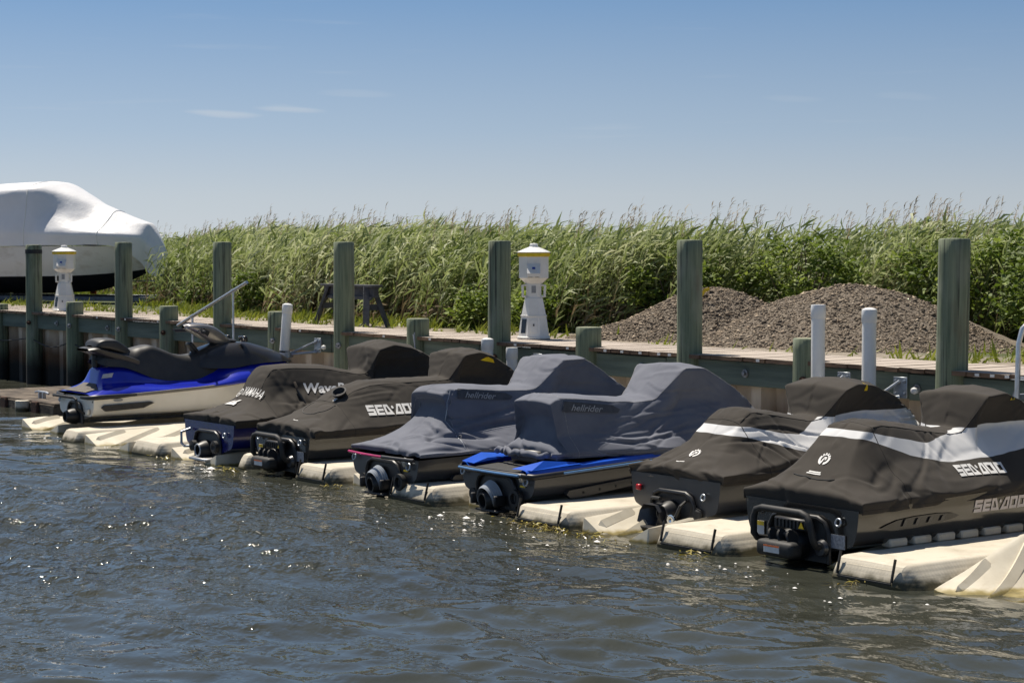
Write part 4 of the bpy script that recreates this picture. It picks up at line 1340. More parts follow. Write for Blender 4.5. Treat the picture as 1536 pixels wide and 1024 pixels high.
def cover(root, rows, m, seed, amp=.011, curve=.12, lip=.085, name='cover', tilt=30, longi=1.0, diag=1.0, band=None, calm=(), seam_from=.55, nu=230, nv=140, thick_lip=True):
    C = []
    for i, r in enumerate(rows):
        y, zs, wt, zt, wm, zm, wg, zg = r[:8]
        cv = r[8] if len(r) > 8 else 0.0
        half = [(0, y, zs), (wt * .55, y, zs - (zs - zt) * .28), (wt, y, zt), (wm, y, zm), (wg, y, zg), (wg - .010, y, zg - lip)]
        half = [(a, b + cv * (1, 1, 1, .45, .0, .0)[k], c) for k, (a, b, c) in enumerate(half)]
        if i == 0 and thick_lip:
            zl = [min(c, zg + .5) for a, b, c in half]
            C.append([(a * .985, b + .012, zg - lip + .006 * (k < 5)) for k, (a, b, c) in enumerate(half)])
        C.append(half)
    V, F, _ = loft(C, nu, nv, lin=2)
    V = wrinkle(V, seed, amp, tilt, longi, diag, calm)
    P = V.reshape(-1, 3)
    at = None
    if band:
        up, lo = band
        y = P[:, 1]
        at = {'band': np.minimum(lerp(y, up) - P[:, 2], P[:, 2] - lerp(y, lo)) - np.clip(lo[0][0] - y, 0, 1) * 3 + .006 * pn(P * 7, seed)}
    o = mk_np(name, P, F, m, root, 180, None, at)
    N = normals(V)
    k = V.shape[1]
    sm = M_seam_s if m is M_cgrey else M_seam_b
    cols = []
    for s_ in (1, -1):
        # piping along the edge of the seat top: the column that comes nearest to each row's ridge point
        pts = []
        for i in range(6, V.shape[0] - 10, 3):
            y = V[i, k // 2, 1]
            wt = np.interp(y, [r[0] for r in rows], [r[2] for r in rows]) * s_
            zt = np.interp(y, [r[0] for r in rows], [r[3] for r in rows])
            j = int(np.argmin((V[i, :, 0] - wt) ** 2 + (V[i, :, 2] - zt) ** 2))
            if y > seam_from: pts.append(V[i, j] + N[i, j] * .001)
        if len(pts) > 3: MB().tube([tuple(p) for p in pts], .0048, 5).build('seam', sm, o, 180)
    i = int(np.argmin(np.abs(V[:, k // 2, 1] - seam_from)))
    MB().tube([tuple(p) for p in V[i] + N[i] * .001], .0045, 5).build('seam', sm, o, 180)
    for j in (2, k - 3):
        MB().tube([tuple(p) for p in V[4::3, j] + N[4::3, j] * .002], .0045, 5).build('hem', sm, o, 180)
    return o, bvh_of(P, F)

def hull(root, m, L=3.2, b=.575, zg=((0, .43), (1.5, .50), (2.4, .56), (3.2, .66)), keel=.035, chine=.175, mt=None, stern_round=.0):
    T = [(0, 1.0, 0), (.06, 1.01, 0), (.35, 1.01, 0), (.58, .98, .01), (.74, .86, .04), (.86, .64, .12), (.94, .40, .24), (.985, .17, .38), (1.0, .05, .47)]
    C = []
    for t, bf, up in T:
        y = t * L; g = lerp(y, zg); bb = b * bf
        zk = keel + up; zc = min(chine + up * .75, g - .06)
        zk = min(zk, zc - .02)
        C.append([(0, y, zk), (.30 * bb, y, zk + (zc - zk) * .45), (.78 * bb, y, zc), (.90 * bb, y, zc + .03), (.975 * bb, y, zc + (g - zc) * .55), (bb, y, g)])
    C[0] = [(a * .985, y_, c) for a, y_, c in C[0]]
    V, F, _ = loft(C, 70, 60)
    P = V.reshape(-1, 3)
    mk_np('hull', P, F, m, root, 45)
    ring = V[0]
    mk('transom', [tuple(v) for v in ring], [tuple(range(len(ring)))], mt or m, root, None)
    return bvh_of(P, F), V

def rail_strip(root, V, m, r=.022, y1=3.1, name='bumper', dz=0.0):
    """rubber rail along the hull's top edge, from the bow round the stern to the bow"""
    e = V[:, -1]
    e = e[e[:, 1] < y1][::3]
    right = [Vector((p[0] + .006, p[1], p[2] + dz)) for p in e]
    left = [Vector((-p[0], p[1], p[2])) for p in right]
    stern = [Vector((right[0].x * k, right[0].y - .05 * (1 - k * k) - .02, right[0].z)) for k in (-.96, -.7, -.35, 0, .35, .7, .96)]
    return MB().tube(left[::-1] + stern + right, r, 10).build(name, m, root)

def torus_pts(c, r, ax1, ax2, n=14):
    c, ax1, ax2 = Vector(c), Vector(ax1), Vector(ax2)
    return [c + ax1 * (r * math.cos(2 * math.pi * k / n)) + ax2 * (r * math.sin(2 * math.pi * k / n)) for k in range(n)]

def pump_panel(root, w=.56, z0=.06, z1=.36, m=None):
    pts = [(-w / 2, z0), (w / 2, z0), (w / 2, z1 - .10), (w / 2 - .10, z1), (-w / 2 + .10, z1), (-w / 2, z1 - .10)]
    b = MB().prism(pts, -.004, (0, -.006, 0), (1, 0, 0), (0, 0, 1)); p = b.build('pump_shade_panel', m or M_black, root, None)  # flat black panel paints the shade of the pump tunnel, no real recess
    fr = [(-w / 2, -.012, z0), (-w / 2, -.02, z1 - .10), (-w / 2 + .04, -.022, z1 - .03), (-w / 2 + .11, -.022, z1), (w / 2 - .11, -.022, z1), (w / 2 - .04, -.022, z1 - .03), (w / 2, -.02, z1 - .10), (w / 2, -.012, z0)]
    MB().tube(fr, .020, 8).build('opening_frame', M_black, p)
    return p

def ring_eye(root, x, z, r=.026):
    MB().tube(torus_pts((x, -.03, z), r, (1, 0, 0), (0, .2, 1)), .008, 7, closed=True).build('tow_eye', M_galv, root)

def kit_bucket(root):
    pump_panel(root, .60, .05, .355)
    b = MB(); b.lathe([(.13, .0), (.125, .04), (.10, .075), (.080, .125), (.062, .125), (.058, .06), (.0, .05)], (-.05, -.01, .13), rotm(x=97) @ rotm(y=-6), 22)
    nz = b.build('jet_nozzle', M_black, root)
    V = []
    nu, nv = 26, 22
    for i in range(nu):
        t = i / (nu - 1)
        yy = -.012 - .105 * t
        r = .145 - .026 * t + .006 * math.sin(t * 2 * math.pi * 5)
        for j in range(nv):
            a = R_(-8 + 196 * j / (nv - 1))
            V.append((-.045 + r * math.cos(a), yy - .03 * math.sin(a), .150 - .035 * t + r * math.sin(a) * 1.05))
    mk('reverse_bucket', V, grid_faces(nu, nv), M_bucket, root, 60)
    for bx in (-.225, .135):
        MB().box((bx, -.08, .13), (.035, .13, .10), bev=.01).build('bucket_bracket', M_black, root)
    MB().lathe([(.075, 0), (.085, .03), (.08, .06), (.05, .062), (.045, .02), (0, .02)], (.335, -.005, .17), rotm(x=90), 20).build('exhaust_outlet', M_rub, root)
    MB().lathe([(.05, 0), (.055, .03), (.0, .035)], (-.36, -.005, .15), rotm(x=90), 14).build('drain_plug', M_rub, root)
    b = MB(); b.box((.42, -.035, .37), (.05, .05, .08), rotm(x=20), bev=.006); b.build('strap_hook', M_alum, root)
    ring_eye(root, .47, .33, .032); ring_eye(root, -.52, .35, .03)
    MB().box((.40, -.012, .285), (.075, .004, .016)).build('sticker', M_yellow, root)
    MB().box((0, -.06, .035), (.36, .14, .022), bev=.006).build('ride_plate', M_black, root)

def kit_step(root):
    pump_panel(root, .64, .04, .38)
    b = MB()
    b.tube([(-.34, -.01, .16), (-.35, -.13, .18), (-.35, -.165, .22), (-.35, -.165, .35), (-.325, -.165, .405), (-.26, -.165, .425), (.17, -.165, .425), (.235, -.165, .405), (.265, -.165, .35), (.29, -.155, .23), (.285, -.12, .18), (.28, -.01, .16)], .027, 12)
    b.build('boarding_step', M_rub, root)
    b = MB(); b.box((-.03, -.06, .315), (.36, .06, .09), bev=.012)
    for k in range(8): b.box((-.17 + .04 * k, -.094, .315), (.012, .01, .06))
    vp = b.build('vent_grille', M_black, root)
    MB().prism([(-.028, 0), (.028, 0), (0, .05)], -.003, (.105, -.101, .292), (1, 0, 0), (0, 0, 1)).build('warning_label', M_yellow, vp, None)
    b = MB(); b.lathe([(.135, 0), (.135, .06), (.11, .11), (.09, .16), (.075, .16), (.07, .1), (0, .1)], (-.03, -.01, .16), rotm(x=90), 22); b.build('jet_nozzle', M_black, root)
    b = MB(); b.box((-.03, -.20, .135), (.40, .14, .125), bev=.04, seg=3); st = b.build('step_pad', M_rub, root)
    MB().box((-.04, -.272, .135), (.17, .004, .055)).build('warning_label', M_ink, st)
    MB().box((-.04, -.2745, .1575), (.17, .002, .012)).build('label_band', M_orange, st)
    b = MB()
    for k in range(3): b.lathe([(.055, -.01), (.065, 0), (.055, .01)], (-.13 + .10 * k, -.16, .225), rotm(y=70), 14)
    b.build('hose', M_rub, root)
    b = MB(); b.lathe([(.055, 0), (.068, .03), (.055, .06), (0, .065)], (.285, -.02, .16), rotm(x=90), 14); b.build('exhaust_outlet', M_ghull, root)
    MB().box((.41, -.012, .22), (.15, .004, .105)).build('capacity_plate', M_stick, root)
    s = MB().box((-.44, -.012, .235), (.09, .004, .11)).build('warning_label', M_ink, root)
    MB().box((-.44, -.0155, .272), (.09, .002, .034)).build('label_band', M_yellow, s)
    ring_eye(root, .43, .37, .028); ring_eye(root, -.46, .37, .024)

def kit_open(root):
    pump_panel(root, .56, .05, .34)
    V, F = [], []
    sec = [(-.02, .11, .085), (-.08, .10, .085), (-.15, .115, .10), (-.20, .128, .115)]
    b = MB()
    for k, (y, w, h) in enumerate(sec):
        c = -.07 - .08 * (-y / .2); z = .17 - .02 * k
        V += [(c + sx * w * q, y + (.04 if sz > 0 else 0), z + sz * h * q2) for sx, sz, q, q2 in ((-.7, -1, 1, 1), (.7, -1, 1, 1), (1, -.6, 1, 1), (1, .5, 1, 1), (.6, 1, 1, 1), (-.6, 1, 1, 1), (-1, .5, 1, 1), (-1, -.6, 1, 1))]
    F = [tuple(f) for f in grid_faces(4, 8, wrap=True)]
    mk('reverse_bucket', V, F, M_ghull, root, 30)
    b = MB(); b.lathe([(.11, 0), (.10, .06), (.07, .12), (.06, .12), (.055, .06), (0, .06)], (-.02, -.01, .16), rotm(x=90), 20); b.build('jet_nozzle', M_black, root)
    b = MB(); b.tube([(.18, -.02, .28), (.19, -.10, .24), (.15, -.13, .13), (.05, -.14, .07)], .014, 8); b.tube([(-.22, -.02, .27), (-.18, -.10, .28), (-.05, -.12, .285)], .016, 8); b.build('steering_cable', M_rub, root)
    MB().lathe([(.045, 0), (.05, .025), (.025, .03), (0, .02)], (.14, -.14, .12), rotm(x=90), 14).build('steering_joint', M_chrome, root)
    MB().box((.30, -.02, .17), (.14, .03, .12), rotm(y=15), bev=.02).build('exhaust_outlet', M_rub, root)
    MB().box((0, -.10, .035), (.40, .26, .022), bev=.006).build('ride_plate', M_black, root)
    ring_eye(root, .40, .33)

def sponson(root, V, y0, y1, z0, z1, m, x=.60, lip=True):
    poly = [(y0, z0), (y0 + .06, z0 - .045), (y1 - .16, z1 - .045), (y1, z1 + .02), (y1 - .05, z1 + .035), (y0 + .03, z0 + .035)]
    b = MB().prism(poly, .055, (x - .03, 0, 0), (0, 1, 0), (0, 0, 1)); s = b.build('sponson', m, root, 30)
    for k in range(4):
        t = .2 + .2 * k
        MB().lathe([(.012, 0), (.012, .006), (0, .008)], (x + .025, y0 + (y1 - y0) * t, z0 + (z1 - z0) * t - .008), rotm(y=90), 8).build('screw', M_black, s)
    return s

def craft(loc, label, rz=0):
    return empty('personal_watercraft', loc, label, 'personal watercraft', 'watercraft parked on the drive-on floats', R_(rz))

SIDE = dict(ua=(0, 1, 0), va=(0, 0, 1), d=(-1, 0, 0))

# ---- craft with black and white cover, nearest
def craft_near():
    r = craft((-11.1, -3.5, 0), 'nearest watercraft, black hull and black and white cover, slab lettering on hull and cover')
    hb, HV = hull(r, M_bhull, 3.25, .625, ((0, .47), (.85, .50), (1.9, .54), (3.25, .68)))
    rows = [(.0, .580, .44, .565, .56, .545, .655, .53), (.12, .655, .36, .635, .54, .585, .66, .532), (.26, .80, .27, .775, .50, .62, .66, .534), (.40, .97, .22, .945, .44, .69, .655, .536),
            (.50, 1.065, .21, 1.035, .40, .76, .65, .537), (.66, 1.095, .21, 1.06, .38, .79, .648, .54), (1.05, 1.045, .20, 1.0, .37, .78, .645, .545), (1.45, .985, .19, .94, .37, .76, .64, .555),
            (1.62, .985, .19, .95, .36, .78, .64, .56), (1.72, 1.27, .38, 1.24, .24, .98, .635, .565), (1.95, 1.31, .37, 1.26, .25, .99, .63, .57), (2.25, 1.22, .30, 1.17, .28, .98, .61, .585),
            (2.65, 1.10, .23, 1.05, .30, .90, .52, .61), (3.0, .95, .14, .91, .22, .80, .35, .64), (3.22, .78, .05, .76, .09, .74, .12, .67)]
    up = [(.36, 1.035), (.54, 1.005), (.8, .95), (1.11, .895), (1.54, .965), (1.76, 1.01), (2.2, 1.02), (3.3, .98)]
    lo = [(.36, .975), (.5, .94), (.84, .82), (1.15, .755), (1.3, .745), (1.7, .765), (2.16, .815), (3.3, .80)]
    c, cb = cover(r, rows, M_cband, 3, amp=.014, calm=[(1.62, .68, .60, .13), (.25, .80, .2, .14)], band=(up, lo), tilt=38)
    kit_step(r)
    decal('lettering', block_word(.078, .18), cb, (.8, 1.22, .645), m=M_ink, parent=c, off=.008, cell=.016, **SIDE)
    decal('lettering', block_word(.098, .16), hb, (.8, 1.27, .365), m=M_inkr, parent=r, **SIDE)
    decal('emblem', gear_mark(.058), cb, (.0, .25, .80), (1, 0, 0), (0, .55, .83), (0, .83, -.55), M_ink, c)
    decal('small_print', [rect(-.07, .012, .05, .024), rect(-.085, -.004, .06, .006)], cb, (-.0, .13, .70), (1, 0, 0), (0, .55, .83), (0, .83, -.55), M_ink, c)
    pts = [cb.ray_cast(Vector((xx, .135 - .02 * (1 - (xx / .2) ** 2), 3)), Vector((0, 0, -1)))[0] for xx in np.linspace(-.22, .22, 9)]
    MB().tube([p + Vector((0, 0, .002)) for p in pts], .0055, 6).build('vent_seam', M_rub, c)
    decal('tab', [[(0, 0), (.07, .0), (.075, .03), (.05, .055), (.015, .04)]], cb, (.8, 2.02, 1.20), m=M_yellow, parent=c, **SIDE)
    # louvred vent low on the side
    n = 16
    lens = [(.22, .325), (.34, .298), (.60, .300), (.85, .318), (1.05, .345), (1.10, .362), (1.02, .385), (.85, .395), (.60, .390), (.40, .375), (.30, .350)]
    v = decal('side_vent', [lens], hb, (.9, 0, 0), m=M_glassd, parent=r, off=.008, **SIDE)
    for y in (.45, .59, .73, .87):
        decal('vent_rib', [[(y, .318 + (y - .4) * .03), (y + .035, .318 + (y - .4) * .03), (y + .055, .375), (y + .02, .372)]], hb, (.9, 0, 0), m=M_ghull, parent=v or r, off=.016, **SIDE)
craft_near()

# ---- second black and white cover, charcoal hull with open nozzle
def craft_second():
    r = craft((-13.05, -3.1, 0), 'charcoal watercraft under a black and white cover, gear emblem at the stern, second from right')
    hull(r, M_ghull, 3.05, .595, ((0, .47), (.9, .50), (1.9, .54), (3.05, .66)))
    rows = [(.0, .555, .42, .545, .54, .53, .62, .525), (.20, .635, .34, .62, .52, .57, .625, .528), (.36, .74, .27, .72, .47, .61, .625, .53), (.48, .86, .23, .835, .44, .66, .62, .532), (.58, .97, .21, .94, .40, .72, .62, .535),
            (.70, 1.045, .20, 1.01, .37, .76, .62, .538), (1.05, 1.0, .19, .955, .37, .74, .615, .545), (1.45, .93, .18, .89, .37, .72, .61, .555), (1.58, .94, .19, .91, .36, .74, .61, .56),
            (1.68, 1.20, .40, 1.17, .24, .94, .605, .565), (1.86, 1.265, .38, 1.215, .25, .95, .60, .57), (2.12, 1.245, .31, 1.19, .28, .94, .58, .58), (2.5, 1.12, .23, 1.07, .29, .86, .50, .60),
            (2.8, .95, .14, .91, .22, .78, .34, .62), (3.0, .78, .05, .76, .09, .71, .11, .65)]
    up = [(.38, .90), (.62, .885), (1.0, .81), (1.18, .795), (1.59, .925), (2.0, .965), (3.1, .95)]
    lo = [(.38, .83), (.56, .80), (.9, .71), (1.12, .655), (1.33, .635), (1.6, .70), (2.1, .75), (3.1, .76)]
    c, cb = cover(r, rows, M_cband, 11, amp=.016, band=(up, lo), tilt=32)
    kit_open(r)
    decal('emblem', gear_mark(.056), cb, (.02, .20, .68), (1, 0, 0), (0, .75, .66), (0, .66, -.75), M_ink, c)
    decal('small_print', [rect(-.06, 0, .05, .010)], cb, (.0, .06, .60), (1, 0, 0), (0, .75, .66), (0, .66, -.75), M_ink, c)
    decal('tab', [[(0, 0), (.05, -.0), (.055, .05), (.04, .07), (.01, .03)]], cb, (.8, 1.96, 1.15), m=M_yellow, parent=c, **SIDE)
    MB().box((-.46, -.02, .34), (.06, .03, .05), bev=.008).build('reflector', M_red, r)
craft_second()

# ---- slate cover on bright blue deck
def craft_blue_deck():
    r = craft((-14.9, -3.65, 0), 'watercraft with exposed bright blue rear deck and slate cover bunched at the seat')
    hb, HV = hull(r, M_ghull, 3.2, .585, ((0, .385), (1.4, .455), (2.2, .50), (3.2, .64)))
    rail_strip(r, HV, M_black, .026)
    # pale stripe along the rail
    e = HV[:, -1]; e = e[e[:, 1] < 2.4][::3]
    MB().tube([Vector((p[0] + .029, p[1], p[2] + .004)) for p in e if p[1] > .22], .011, 8).build('rail_stripe', M_lblue, r)
    MB().tube([(-.52, -.075, .389), (-.3, -.10, .389), (0, -.108, .389), (.3, -.10, .389), (.44, -.09, .389)], .012, 8).build('rail_stripe', M_lblue, r)
    # deck tray, raised blue edges
    C = []
    for y, w, zi, ze in [(-.05, .52, .405, .44), (.05, .56, .41, .45), (.5, .57, .42, .47), (1.4, .57, .44, .52), (2.2, .56, .48, .55), (2.8, .44, .54, .60), (3.15, .12, .62, .66)]:
        C.append([(0, y, zi), (w * .70, y, zi), (w * .80, y, zi + .012), (w * .86, y, ze), (w * .97, y, ze - .012), (w, y, ze - .05)])
    V, F, _ = loft(C, 60, 50)
    mk_np('deck_shell', V.reshape(-1, 3), F, M_bblue, r, 40)
    C = [[(0, y, z), (w, y, z)] for y, w, z in [(-.045, .38, .412), (.1, .40, .417), (.6, .40, .428), (1.2, .38, .44)]]
    V, F, _ = loft(C, 12, 10)
    mk_np('traction_mat', V.reshape(-1, 3), F, M_rub, r, 40)
    for s in (-1, 1):
        b = MB(); b.add([(s * .30, -.06, .44), (s * .55, -.02, .44), (s * .55, .55, .47), (s * .44, .55, .47), (s * .36, .14, .475), (s * .49, .16, .515), (s * .51, .50, .485), (s * .45, .50, .475)],
                        [(0, 1, 5, 4), (1, 2, 6, 5), (2, 3, 7, 6), (3, 0, 4, 7), (4, 5, 6, 7)])
        b.build('deck_corner', M_bblue, r, None)
    MB().box((-.03, .55, .50), (.46, .46, .13), bev=.03).build('seat_base', M_black, r)
    rows = [(.36, .60, .28, .59, .36, .575, .42, .545), (.44, .70, .23, .69, .33, .63, .42, .555, .03), (.47, .86, .25, .845, .32, .66, .42, .56, .05), (.49, 1.02, .285, 1.0, .32, .69, .44, .56, -.11),
            (.57, 1.085, .265, 1.055, .33, .71, .46, .56, -.06), (.8, 1.07, .245, 1.035, .35, .72, .49, .56), (1.15, 1.035, .235, .995, .37, .71, .53, .56), (1.50, 1.01, .235, .975, .38, .71, .575, .55),
            (1.68, 1.03, .25, .995, .38, .72, .59, .54), (1.97, 1.32, .37, 1.29, .27, .98, .60, .54), (2.22, 1.315, .34, 1.28, .29, .97, .60, .55), (2.45, 1.235, .28, 1.19, .30, .94, .57, .56),
            (2.75, 1.09, .23, 1.04, .29, .85, .49, .60), (3.0, .95, .14, .91, .21, .77, .32, .65), (3.2, .80, .05, .78, .10, .72, .12, .68)]
    c, cb = cover(r, rows, M_cgrey, 23, calm=[(.86, .95, .45, .10)], amp=.014, tilt=20, longi=1.3, diag=1.0, lip=.05)
    script(c, cb, .66, .965)
    bunched_hem(r)
    kit_bucket(r)
    sponson(r, HV, .34, 1.30, .205, .285, M_ghull, .575)
def script(c, cb, y, z):
    decal('script_panel', [[(-.14, -.035), (.52, -.075), (.56, -.045), (.48, -.005), (-.1, .06)]], cb, (.8, y, z), m=M_dslate, parent=c, off=.010, cell=.016, **SIDE)
    decal('script_lettering', font_polys('hellrider', .060, .55, .006, 1.25), cb, (.8, y - .05, z - .028), (0, 1, -.09), (0, 0, 1), (-1, 0, 0), M_inkg, c, off=.018, cell=.016)
M_dslate = mat('dark_slate_print', (.075, .077, .085), (.055, .056, .064), .85, 20)
def bunched_hem(r, y0=.20):
    b = MB(); rng = np.random.default_rng(5)
    pts = []
    for k in range(22):
        t = k / 21
        pts.append((-.42 + .80 * t, y0 + .10 - .05 * math.sin(math.pi * t) + .012 * rng.normal(), .545 + .014 * rng.normal()))
    b.tube(pts, [.022 + .012 * rng.random() for _ in pts], 9)
    pts = [(.40 + .02 * math.sin(k * .9) + .12 * k / 20, y0 + .12 + .058 * k, .545 + .012 * rng.normal()) for k in range(21)]
    b.tube(pts, [.018 + .010 * rng.random() for _ in pts], 9)
    b.build('gathered_hem', M_cgrey, r, 180)
craft_blue_deck()

# ---- full slate cover, pink stripe
def craft_slate():
    r = craft((-16.6, -3.8, 0), 'watercraft under a full slate grey cover with a pink stern stripe and pale bucket')
    hb, HV = hull(r, M_ghull, 3.2, .615, ((0, .40), (1.4, .44), (2.2, .50), (3.2, .64)))
    rows = [(.0, .485, .44, .48, .56, .47, .64, .46), (.22, .565, .36, .55, .53, .51, .645, .462), (.40, .665, .30, .645, .49, .555, .645, .465), (.51, .775, .26, .75, .45, .60, .645, .467, .02), (.56, .89, .25, .87, .40, .64, .645, .47, .04),
            (.59, 1.00, .28, .98, .37, .67, .645, .472, -.10), (.67, 1.07, .265, 1.045, .36, .68, .645, .474, -.08), (.90, 1.075, .25, 1.035, .365, .69, .645, .478), (1.25, 1.045, .24, 1.005, .37, .69, .645, .485), (1.58, 1.03, .235, .995, .37, .70, .64, .495),
            (1.68, 1.04, .25, 1.01, .37, .71, .64, .50), (1.95, 1.325, .37, 1.295, .27, .99, .635, .51), (2.24, 1.33, .35, 1.295, .29, .98, .63, .53), (2.46, 1.25, .28, 1.20, .30, .95, .60, .545),
            (2.75, 1.09, .24, 1.04, .29, .86, .51, .58), (3.0, .95, .15, .91, .21, .78, .34, .62), (3.2, .80, .05, .78, .10, .72, .12, .67)]
    c, cb = cover(r, rows, M_cgrey, 31, calm=[(1.0, .97, .45, .10)], amp=.015, tilt=12, longi=1.7, diag=.8, lip=.035)
    script(c, cb, .80, .985)
    # seam running down from the seat's rear corner
    pts = []
    for t in np.linspace(0, 1, 16):
        y = .60 - .10 * math.sin(t * 3.1) * (1 - t) - .05 * t; z = 1.03 - .55 * t
        h, n_, _, _ = cb.ray_cast(Vector((2, y, z)), Vector((-1, 0, 0)))
        if h is not None: pts.append(h)
    MB().tube(pts, .0045, 5).build('seam', M_galv, c)
    MB().tube([(-.60, -.045, .40), (-.3, -.085, .40), (0, -.10, .40), (.10, -.097, .40)], .013, 8).build('stern_stripe', M_pink, r)
    MB().tube([(.10, -.097, .40), (.3, -.085, .40), (.59, -.045, .40)], .018, 8).build('stern_rail', M_black, r)
    kit_bucket(r)
    sponson(r, HV, .38, 1.30, .20, .26, M_ghull, .605)
craft_slate()

# ---- black cover with step, middle
def craft_step_mid():
    r = craft((-18.9, -3.65, 0), 'black watercraft under an all black cover with boarding step and open pocket at the seat')
    hb, HV = hull(r, M_bhull, 3.25, .60, ((0, .43), (1.4, .455), (2.2, .50), (3.2, .64)))
    rows = [(.04, .54, .44, .53, .54, .515, .63, .50), (.28, .625, .34, .61, .50, .56, .635, .502), (.52, .75, .26, .73, .46, .61, .63, .504), (.76, .91, .22, .88, .42, .69, .625, .506),
            (1.0, .975, .20, .935, .39, .73, .62, .508), (1.45, .985, .19, .945, .38, .74, .62, .51), (2.05, .985, .20, .955, .37, .76, .615, .52), (2.17, 1.26, .37, 1.23, .24, .98, .61, .53),
            (2.38, 1.31, .36, 1.26, .26, .99, .60, .54), (2.62, 1.25, .29, 1.20, .29, .96, .58, .56), (2.9, 1.12, .22, 1.06, .30, .88, .50, .59), (3.1, .98, .14, .92, .24, .78, .34, .62), (3.28, .80, .05, .78, .08, .72, .1, .65)]
    c, cb = cover(r, rows, M_cblack, 43, amp=.014, tilt=36, calm=[(1.15, .67, .55, .13)])
    decal('lettering', block_word(.104, .16), cb, (.9, .80, .625), m=M_ink, parent=c, off=.008, cell=.016, **SIDE)
    MB().lathe([(.0, 0), (.05, .01), (.075, .045), (.085, .075), (.07, .08), (.05, .04), (0, .03)], (.14, .66, .815), rotm(x=30, y=18), 16).build('open_pocket', M_rub, c)
    pts = []
    for k in range(25):
        a = R_(-200 + 220 * k / 24)
        p = Vector((.02 + .24 * math.cos(a), .47 + .17 * math.sin(a), 3))
        h, n_, _, _ = cb.ray_cast(p, Vector((0, 0, -1)))
        if h is not None: pts.append(h + Vector((0, 0, .002)))
    MB().tube(pts, .005, 5).build('flap_seam', M_rub, c)
    decal('tow_tag', [rect(-.02, -.03, .02, .03)], cb, (.16, .60, .78), (1, 0, 0), (0, .55, .83), (0, .83, -.55), M_ink, c, off=.012)
    decal('tab', [[(0, 0), (.22, -.04), (.20, .0), (.12, .03), (.08, .03)]], cb, (.8, 2.40, 1.17), m=M_yellow, parent=c, **SIDE)
    decal('small_print', [rect(-.05, 0, .04, .010)], cb, (.05, .14, .58), (1, 0, 0), (0, .8, .6), (0, .6, -.8), M_ink, c)
    kit_step(r)
craft_step_mid()

# ---- black cover on navy hull
def craft_navy():
    r = craft((-20.4, -3.75, 0), 'navy blue watercraft under a black cover with white round fork emblem lettering')
    hb, HV = hull(r, M_dblue, 3.2, .61, ((0, .46), (1.4, .47), (2.2, .52), (3.2, .66)))
    rows = [(.0, .545, .44, .535, .56, .525, .645, .515), (.22, .595, .36, .585, .52, .555, .645, .518), (.42, .69, .26, .67, .47, .60, .64, .522), (.54, .80, .21, .78, .42, .65, .635, .525), (.62, .97, .20, .945, .38, .72, .63, .53), (.72, 1.085, .20, 1.05, .36, .79, .625, .535),
            (1.0, 1.10, .20, 1.055, .35, .81, .62, .54), (1.45, 1.075, .18, 1.03, .35, .79, .62, .55), (1.90, .985, .18, .945, .35, .76, .615, .56), (2.0, 1.0, .20, .96, .34, .77, .615, .565), (2.07, 1.27, .39, 1.24, .24, 1.0, .61, .57),
            (2.30, 1.35, .35, 1.29, .26, 1.0, .60, .58), (2.64, 1.29, .28, 1.23, .29, .98, .58, .60), (2.98, 1.13, .21, 1.07, .28, .88, .48, .62), (3.15, .98, .12, .93, .2, .8, .32, .64), (3.26, .82, .05, .8, .08, .75, .1, .67)]
    c, cb = cover(r, rows, M_cblack, 57, amp=.015, tilt=40, calm=[(1.4, .81, .6, .13), (.45, .74, .22, .16)])
    pl = (0, .72, .69)
    R = dict(ua=(1, 0, 0), va=(0, 1.13, .90), d=(0, .62, -.78))
    decal('emblem', fork_mark(.045), cb, (-.165, .50, .76), off=.012, m=M_ink, parent=c, **R)
    decal('lettering', font_polys('YAMAHA', .082, .12, .005, .84), cb, (-.105, .475, .74), m=M_ink, parent=c, off=.013, cell=.016, **R)
    decal('wave_mark', [[(-.14, -.03), (-.05, .03), (.0, .035), (-.06, -.01), (-.02, -.005), (.04, .045), (.09, .05), (.05, .01), (.08, .0), (.07, -.03)]], cb, (-.06, .35, .66), m=M_ink, parent=c, off=.010, **R)
    decal('lettering', font_polys('WaveRunner', .105, .3, .03, 1.3), cb, (.8, 1.02, .775), (0, 1, -.03), (0, 0, 1), (-1, 0, 0), M_ink, c, off=.008, cell=.016)
    MB().tube([(.335, .93, .90), (.37, .93, .86), (.40, .93, .81)], [.014, .017, .012], 8).build('strap', M_oldw, c)
    MB().tube([(.40, .93, .81), (.445, .95, .74), (.50, .98, .66)], [.014, .020, .012], 8).build('strap_pad', M_rub, c)
    pump_panel(r, .60, .05, .36)
    b = MB(); b.lathe([(.11, 0), (.10, .06), (.075, .12), (.06, .12), (.055, .06), (0, .06)], (-.02, -.01, .15), rotm(x=90), 20); b.build('jet_nozzle', M_black, r)
    MB().tube(torus_pts((-.02, -.135, .15), .066, (1, 0, 0), (0, 0, 1), 20), .009, 8, closed=True).build('nozzle_ring', M_bucket, r)
    b = MB(); b.tube([(-.42, -.02, .36), (-.43, -.13, .33), (-.43, -.13, .20), (-.36, -.13, .17), (-.30, -.04, .17)], .016, 8); b.build('tow_loop', M_galv, r)
    MB().lathe([(.06, 0), (.06, .08), (.0, .09)], (-.26, -.01, .18), rotm(x=90), 14).build('exhaust_outlet', M_rub, r)
    MB().lathe([(.07, 0), (.07, .07), (.04, .075), (0, .05)], (.25, -.01, .2), rotm(x=90), 14).build('exhaust_outlet', M_rub, r)
    MB().box((.05, -.10, .055), (.42, .16, .03), bev=.008).build('ride_plate', M_alum, r)
    ring_eye(r, .42, .34)
craft_navy()

